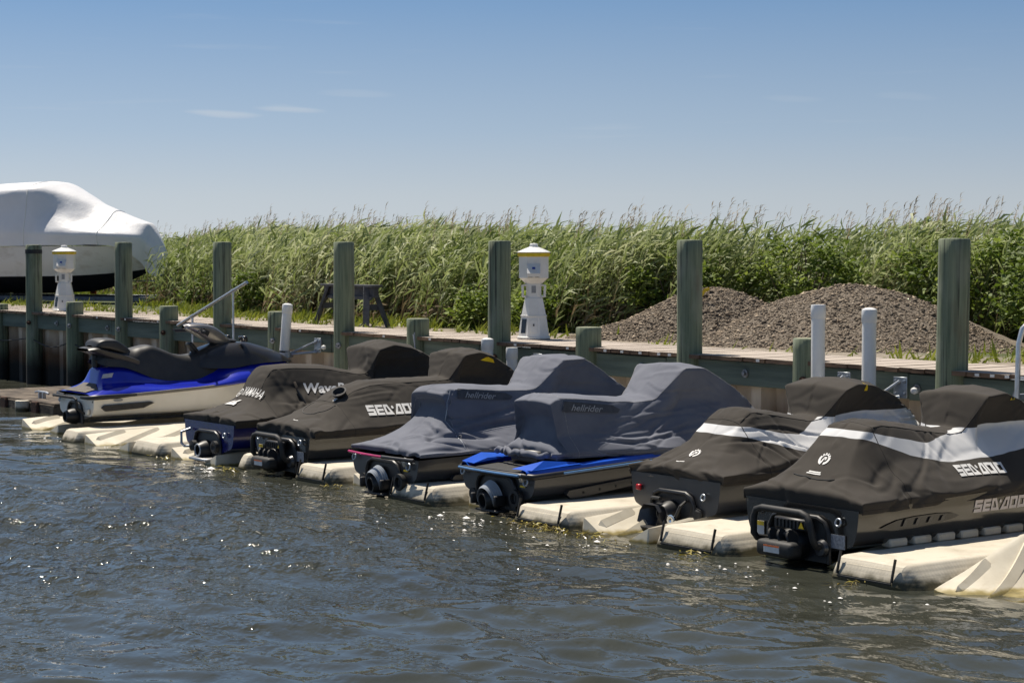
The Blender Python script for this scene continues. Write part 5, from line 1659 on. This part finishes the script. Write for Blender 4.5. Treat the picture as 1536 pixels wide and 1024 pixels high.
# ---- uncovered blue and white craft
def craft_open():
    r = craft((-24.25, -3.66, .125), 'uncovered blue and cream watercraft with black seat and grey steering cover')
    hb, HV = hull(r, M_cream, 3.3, .58, ((0, .43), (1.4, .50), (2.2, .55), (3.3, .72)), keel=.05, chine=.17)
    b = MB(); e = HV[:, -1]; e = e[e[:, 1] < 3.0][::3]
    for s in (1, -1):
        MB().tube([Vector((s * (p[0] + .004), p[1], p[2] - .012)) for p in e], .017, 8, squash=1.3).build('rub_rail', M_gstripe, r)
        pts = [(s * .28, -.05, .418), (s * .50, -.045, .425), (s * .585, .0, .43), (s * .60, .08, .432), (s * .602, .34, .438), (s * .600, .60, .448)]
        MB().tube(pts, [.022, .028, .034, .034, .030, .018], 10).build('corner_bumper', M_black, r)
    r.scale = (.962, .962, .962)
    # blue upper deck
    rows = [(-.04, .475, .44, .47, .50, .46, .555, .43), (.06, .50, .40, .495, .52, .48, .585, .437), (.16, .52, .32, .515, .46, .52, .59, .44), (.30, .80, .24, .70, .34, .585, .59, .445), (.55, .82, .25, .76, .36, .60, .595, .455), (.9, .78, .26, .70, .38, .58, .595, .47),
            (1.2, .74, .26, .64, .40, .555, .595, .48), (1.6, .74, .26, .62, .42, .55, .595, .50), (1.9, .80, .28, .68, .44, .60, .59, .53), (2.25, .90, .30, .80, .46, .68, .57, .56), (2.7, .95, .28, .86, .40, .72, .48, .62), (3.05, .86, .18, .80, .26, .70, .30, .68), (3.3, .74, .04, .73, .06, .72, .08, .71)]
    C = [[(0, y, a), (wt * .6, y, a - .1 * (a - b_)), (wt, y, b_), (wm, y, zm), (wm + .55 * (wg - wm), y, zm - .35 * (zm - zg)), (wg, y, zg), (wg - .004, y, zg - .02)] for y, a, wt, b_, wm, zm, wg, zg in rows]
    V, F, _ = loft(C, 120, 80)
    mk_np('upper_deck', V.reshape(-1, 3), F, M_blue, r, 60)
    db = bvh_of(V.reshape(-1, 3), F)
    # swept blue flare beside the foot wells
    decal('traction_mat', [[(-.36, -.03), (.36, -.03), (.33, .16), (.20, .20), (-.20, .20), (-.33, .16)]], db, (0, 0, .6), (1, 0, 0), (0, 1, 0), (0, 0, -1), M_matg, r, off=.010, cell=.06)
    # registration sticker on the pedestal corner
    decal('registration_sticker', [rect(-.07, -.035, .07, .035)], db, (.36, .26, .72), (.55, .75, .2), (-.1, .3, .9), (-.72, .55, -.2), M_inkr, r, off=.006)
    # seat with its two humps
    srows = [(.24, .90, .10, .90, .14, .89, .16, .86), (.34, 1.0, .17, .98, .23, .92, .25, .82), (.55, 1.03, .18, 1.00, .25, .92, .29, .80), (.74, 1.03, .18, .99, .25, .90, .30, .74), (.88, 1.06, .18, 1.02, .25, .88, .31, .68), (1.02, 1.085, .19, 1.04, .25, .86, .31, .63),
             (1.20, 1.03, .19, .99, .25, .82, .32, .60), (1.42, .95, .18, .92, .25, .78, .32, .575), (1.60, .93, .18, .90, .25, .78, .31, .575), (1.80, .96, .17, .92, .25, .80, .30, .62), (2.0, 1.02, .14, .97, .22, .86, .27, .72)]
    C = [[(0, y, a), (wt * .6, y, a - .15 * (a - b_)), (wt, y, b_), (wm, y, zm), (wg, y, zg)] for y, a, wt, b_, wm, zm, wg, zg in srows]
    V, F, _ = loft(C, 90, 50)
    V = V + normals(V) * (.003 * pn(V * 9, 3))[..., None]
    mk_np('seat', V.reshape(-1, 3), F, M_vinyl, r, 180)
    # padded backrest on its tail, grab handle below
    C = [[(0, y, a), (w * .6, y, a - .01), (w, y, a - .035), (w * 1.02, y, b_ + .02), (w * .8, y, b_), (0, y, b_)] for y, a, w, b_ in [(.20, 1.10, .13, 1.07), (.24, 1.165, .21, 1.06), (.34, 1.195, .23, 1.05), (.47, 1.19, .22, 1.02), (.60, 1.13, .20, .98), (.72, 1.05, .16, .95)]]
    V, F, _ = loft(C, 40, 40); mk_np('backrest', V.reshape(-1, 3), F, M_vinyl, r, 180)
    C = [[(0, y, a), (w * .7, y, a), (w, y, a - .025), (w * .9, y, b_), (0, y, b_ - .01)] for y, a, w, b_ in [(.10, 1.06, .20, 1.03), (.20, 1.075, .25, 1.0), (.40, 1.03, .27, .92), (.62, .97, .28, .86), (.80, .90, .29, .80)]]
    V, F, _ = loft(C, 30, 40); mk_np('grab_handle', V.reshape(-1, 3), F, M_black, r, 60)
    MB().lathe([(.05, 0), (.05, .16)], (0, .28, .80), None, 12).build('tow_post', M_black, r)
    # hood and steering
    hrows = [(1.72, .95, .12, .92, .20, .86, .26, .76), (1.90, 1.03, .18, .99, .28, .90, .34, .74), (2.15, 1.08, .22, 1.04, .32, .93, .40, .74), (2.45, 1.09, .22, 1.05, .33, .95, .42, .78), (2.75, 1.03, .18, 1.0, .29, .92, .38, .80), (3.05, .93, .12, .91, .20, .86, .26, .80), (3.30, .81, .03, .80, .05, .79, .06, .77)]
    C = [[(0, y, a), (wt * .6, y, a - .12 * (a - b_)), (wt, y, b_), (wm, y, zm), (wg, y, zg)] for y, a, wt, b_, wm, zm, wg, zg in hrows]
    V, F, _ = loft(C, 60, 50); mk_np('hood', V.reshape(-1, 3), F, M_hood, r, 60)
    C = [[(0, y, a), (w * .6, y, a - .012), (w, y, a - .05), (w * .95, y, (a + b_) / 2 - .02), (w * .6, y, b_), (0, y, b_ - .005)] for y, a, w, b_ in [(1.60, 1.335, .06, 1.30), (1.66, 1.36, .12, 1.27), (1.80, 1.365, .16, 1.20), (1.98, 1.34, .17, 1.10), (2.15, 1.25, .15, 1.04), (2.30, 1.13, .10, 1.02)]]
    V, F, _ = loft(C, 40, 40); sc = mk_np('steering_cover', V.reshape(-1, 3), F, M_silver, r, 60)
    for s in (-1, 1):
        MB().box((s * .165, 1.86, 1.245), (.02, .13, .07), rotm(x=-30), bev=.008).build('cover_recess', M_black, sc)
        b = MB(); b.tube([(s * .10, 1.86, 1.22), (s * .24, 1.80, 1.25), (s * .30, 1.76, 1.255)], .017, 8); hbar = b.build('handlebar', M_black, r)
        MB().tube([(s * .28, 1.78, 1.255), (s * .41, 1.69, 1.25)], [.024, .022], 10).build('grip', M_rub, hbar)
        MB().tube([(s * .24, 1.78, 1.275), (s * .30, 1.67, 1.27), (s * .38, 1.62, 1.265)], .009, 6).build('lever', M_black, hbar)
        C = [[(0, -.02, .0), (.045, -.02, .0)], [(0, .02, .05), (.05, .02, .05)]]
        b = MB(); b.box((s * .24, 2.42, 1.135), (.14, .06, .09), rotm(x=12, z=s * 8), bev=.022, seg=3); mr = b.build('mirror', M_hood, r)
        MB().box((s * .236, 2.385, 1.142), (.115, .012, .068), rotm(x=12, z=s * 8), bev=.004).build('mirror_glass', M_chrome, mr)
    MB().box((0, 1.74, 1.02), (.16, .06, .20), rotm(x=40), bev=.02).build('steering_column_pad', M_black, r)
    MB().box((0, 2.28, 1.115), (.24, .20, .04), rotm(x=-8), bev=.015).build('gauge_panel', M_silver, r)
    # side trims on the hull
    sponson(r, HV, .10, .86, .285, .31, M_black, .58)
    decal('emblem', [[(.07 * math.cos(a), .022 * math.sin(a)) for a in np.linspace(0, 2 * math.pi, 15)[:-1]]], hb, (.9, .34, .385), m=M_greyp, parent=r, off=.006, **SIDE)
    # stern fittings
    pump_panel(r, .44, .06, .34)
    b = MB(); b.lathe([(.11, 0), (.10, .08), (.07, .16), (.06, .16), (.05, .08), (0, .08)], (0, -.01, .15), rotm(x=90), 18); b.build('jet_nozzle', M_black, r)
    MB().tube([(-.44, -.03, .40), (-.44, -.14, .415), (-.38, -.16, .42), (.28, -.16, .42), (.33, -.15, .40), (.335, -.14, .28), (.34, -.03, .20)], .020, 8).build('boarding_handle', M_rub, r)
    MB().box((.42, -.03, .235), (.075, .035, .075), bev=.008).build('plug_cover', M_cream, r)
    b = MB(); b.tube([(.52, .02, .40), (.53, -.005, .36)], .010, 6); b.build('tie_hook', M_oldw, r)
    ring_eye(r, -.48, .35)
tide(M_cream, .285, .289, (.17, .15, .125), amp=0.0)
craft_open()

# ------------------------------------------------------------------ floats and cradles
def dock_float(x0, x1, yf, label, zt=.170, yb=-.5, panel=True):
    root = empty('dock_float', ((x0 + x1) / 2, yf, 0), label, 'dock float', 'beige dock floats')
    w = (x1 - x0) / 2
    L = yb - yf
    def prof(dz, dy):
        return [(dy + .05, -.30), (dy + .0, .02 - dz * .6), (dy + .045, zt - .055 - dz), (dy + .075, zt - .015 - dz), (dy + .12, zt - dz), (dy + .30, zt - dz + .002), (L, zt - dz + .002), (L + .02, zt - dz - .03), (L + .02, -.30)]
    C = []
    for x, dz, dy in [(-w, zt + .05, .10), (-w + .085, .012, .02), (-w + .11, 0, .004), (-w + .14, 0, 0), (w - .14, 0, 0), (w - .11, 0, .004), (w - .085, .012, .02), (w + .07, zt + .03, .12)]:
        C.append([(x, y, z) for y, z in prof(dz, dy)])
    V, F, _ = loft(C, 70, 90, mirror=False, lin=.5)
    V = V + np.stack([V[..., 0] * 0, V[..., 0] * 0, .004 * pn(V * 3, 5)], -1)
    mk_np('body', V.reshape(-1, 3), F, M_float, root, 28)
    if panel:
        b = MB()
        q = [(-w + .17, .045), (w - .17, .045), (w - .17, zt - .045), (-w + .17, zt - .045)]
        def yy(z): return .0 + .045 * max(0, (z - .02)) / (zt - .075) - .006
        V = [(x, yy(z), z) for x, z in q] + [(x, yy(z) + .03, z) for x, z in q]
        b.add(V, [(3, 2, 1, 0), (0, 1, 5, 4), (1, 2, 6, 5), (2, 3, 7, 6), (3, 0, 4, 7)])
        b.build('front_panel', M_float, root, None)
        b = MB()
        for xx in (-w + .155, w - .155): b.box((xx, .022, .13), (.010, .02, .17), rotm(x=-14))
        b.box((0, -.001, .034), (2 * w - .32, .012, .010))
        b.build('seam', M_rub, root)
    return root

def cradle(xc, w, yf, label, z1=.36, ribs=True, back=-.55, front=.12):
    root = empty('drive_on_cradle', (xc, yf, 0), label, 'drive-on cradle', 'beige drive-on cradles')
    h = w / 2
    L = back - yf
    C = []
    for y, ze, zc in [(.0, -.22, -.26), (.03, front, -.035), (.35, max(front + .02, .12), -.01), (.95, z1 - .03, .03), (1.25, z1, .04), (L, z1, .06)]:
        C.append([(0, y, zc), (.16 * w, y, zc + .005), (.22 * w, y, zc + .20 * (ze - zc)), (.36 * w, y, zc + .62 * (ze - zc)), (.47 * w, y, ze - .01), (h, y, ze), (h + .012, y, ze - .06), (h + .012, y, -.3)])
    V, F, _ = loft(C, 60, 80, lin=.5)
    mk_np('trough', V.reshape(-1, 3), F, M_cradle, root, 28)
    bv = bvh_of(V.reshape(-1, 3), F)
    if ribs:
        for s in (-1, 1):
            for (xa, ya), (xb, yb_) in (((.10 * w, .10), (.45 * w, 1.0)), ((.08 * w, .55), (.40 * w, 1.5)), ((.36 * w, .10), (.475 * w, .55))):
                pts = []
                for t in np.linspace(0, 1, 14):
                    p = Vector((s * (xa + (xb - xa) * t), ya + (yb_ - ya) * t, 2))
                    hit, n_, _, _ = bv.ray_cast(p, Vector((0, 0, -1)))
                    if hit is not None: pts.append(hit + Vector((0, 0, .006)))
                MB().tube([p - Vector((0, 0, .030)) for p in pts], [.030] + [.055] * (len(pts) - 2) + [.045], 4).build('rib', M_cradle, root, 25)
    return root

fl = dock_float(-10.57, -9.72, -3.80, 'beige dock float at the right with inset front panel, beside the nearest watercraft')
for k in range(7):
    MB().box((-.40, .75 + .27 * k, .196), (.10, .20, .065), bev=.012).build('bunk_block', M_float, fl)
dock_float(-12.57, -11.64, -3.80, 'beige dock float between the two black and white covered watercraft')
dock_float(-14.47, -13.56, -3.86, 'weedy beige dock float right of the blue decked watercraft', zt=.155)
dock_float(-16.53, -15.62, -3.88, 'beige dock float right of the slate covered watercraft')
dock_float(-18.47, -17.64, -3.80, 'beige dock float right of the middle black watercraft with step')
dock_float(-19.70, -19.36, -3.82, 'narrow beige dock float between the two all black covers', panel=False)
dock_float(-21.98, -21.15, -4.02, 'beige dock float left of the navy watercraft', panel=False)
dock_float(-23.85, -23.25, -4.10, 'beige dock float in front of the uncovered blue watercraft', panel=False, zt=.16)
cradle(-9.12, 1.0, -3.66, 'empty beige drive-on cradle with ribs at the right picture edge', front=.02)
cradle(-11.10, .93, -3.45, 'cradle in the shade under the nearest watercraft', z1=.20)
cradle(-13.06, .86, -3.78, 'beige cradle with sloping ribs in front of the second black and white cover', z1=.22)
cradle(-15.04, .98, -3.55, 'cradle under the blue decked watercraft', z1=.18)
cradle(-17.05, 1.0, -3.6, 'cradle under the slate covered watercraft', z1=.18)
cradle(-18.9, .72, -3.55, 'cradle under the middle black watercraft', z1=.18)
cradle(-20.55, 1.1, -3.90, 'beige cradle under the navy watercraft', z1=.20)
cradle(-22.62, 1.25, -4.02, 'empty beige ribbed cradle between the blue and navy watercraft', z1=.19)
cradle(-25.3, 1.2, -3.75, 'beige cradle at the far left beside the rotten timber float', z1=.14)

# ------------------------------------------------------------------ old timber float at the far left
def old_float():
    root = empty('timber_float', (-29.3, -1.7, 0), 'rotten low timber float with a cleat beside the blue watercraft', 'timber float')
    rr = random.Random(3)
    for k in range(4):
        MB().box((.05 * rr.random(), -.62 + .42 * k, .14 + rr.uniform(-.01, .01)), (3.4, .40, .055), rotm(z=rr.uniform(-1, 1)), bev=.012).build('plank', M_oldw, root)
    b = MB(); b.box((0, -.80, .04), (3.4, .09, .20), bev=.012); b.box((1.66, 0, .03), (.09, 1.6, .2), bev=.012); b.build('edge_beam', M_oldw, root)
    for xx in (-1.2, -.1, 1.1):
        MB().box((xx, -.87, .05), (.20, .06, .24), bev=.015).build('edge_block', M_rust, root)
    MB().lathe([(.10, -.25), (.105, .10), (.105, .16), (.07, .17), (.06, .1), (0, .1)], (.75, -.93, .0), None, 16).build('pipe_stub', M_float, root)
    b = MB(); b.tube([(.35, -.55, .25), (.45, -.55, .265), (.75, -.55, .265), (.85, -.55, .25)], .018, 7); b.box((.53, -.55, .21), (.04, .05, .09)); b.box((.67, -.55, .21), (.04, .05, .09)); b.build('cleat', M_galv, root)
old_float()

# ------------------------------------------------------------------ foam specks and seaweed at the waterline
def foam():
    rng = np.random.default_rng(17)
    V, F, off = [], [], 0
    base = np.array([[1, 0, 0], [.5, .87, 0], [-.5, .87, 0], [-1, 0, 0], [-.5, -.87, 0], [.5, -.87, 0], [0, 0, .55]])
    Fo = np.array([[0, 1, 6], [1, 2, 6], [2, 3, 6], [3, 4, 6], [4, 5, 6], [5, 0, 6]])
    n = 420
    x = rng.uniform(-25, -8.2, n)
    d = rng.exponential(.33, n)
    y = -3.9 - d
    cl = pn(np.stack([x * .9, y * .8, x * 0], 1), 3)
    k = rng.random(n) < np.clip(.25 + 1.2 * cl, 0, 1)
    x, y = x[k], y[k]
    s = np.exp(rng.normal(np.log(.0085), .45, len(x)))
    Vb = base[None] * s[:, None, None] * np.array([1.4, 1, 1])
    Vb = Vb + np.stack([x, y, np.full(len(x), .006)], 1)[:, None]
    Fb = (Fo[None] + (np.arange(len(x)) * 7)[:, None, None]).reshape(-1, 3)
    o = mk_np('foam', Vb.reshape(-1, 3), Fb, M_ink, None, 180)
    tag(o, 'white foam bubbles on the water along the floats', 'foam', kind='stuff')
foam()

def seaweed():
    rng = np.random.default_rng(19)
    P, off = [], 0
    for cx, cy, rx, n in ((-13.9, -3.93, .45, 130), (-13.2, -3.9, .3, 60), (-19.55, -3.95, .2, 45), (-17.45, -3.85, .12, 20), (-11.9, -3.9, .12, 24), (-10.2, -3.88, .08, 14), (-21.0, -4.0, .3, 30)):
        P.append(np.stack([rng.normal(cx, rx * .6, n), rng.normal(cy, .05, n), rng.uniform(-.005, .03, n)], 1))
    P = np.concatenate(P); n = len(P)
    az = rng.uniform(0, 6.28, n); el = rng.uniform(-.1, .5, n)
    d = np.stack([np.cos(az) * np.cos(el), np.sin(az) * np.cos(el), np.sin(el)], 1)
    sd = np.cross(d, np.array([0, 0, 1.0]) + rng.normal(0, .4, (n, 3))); sd /= np.linalg.norm(sd, axis=1)[:, None]
    V, F = strips(P, d, rng.uniform(.04, .12, n), rng.uniform(.006, .02, n), rng.uniform(.2, .9, n), sd)
    m = leaf_mat('seaweed_frond', [(0, (.06, .045, .010)), (.6, (.22, .17, .025)), (1, (.42, .36, .07))], .2, .35)
    o = mk_np('seaweed', V, F, m, None, None, attrs={'tone': np.repeat(rng.uniform(0, 1, n), 6)})
    tag(o, 'yellow brown seaweed caught along the floats', 'seaweed', kind='stuff')
seaweed()
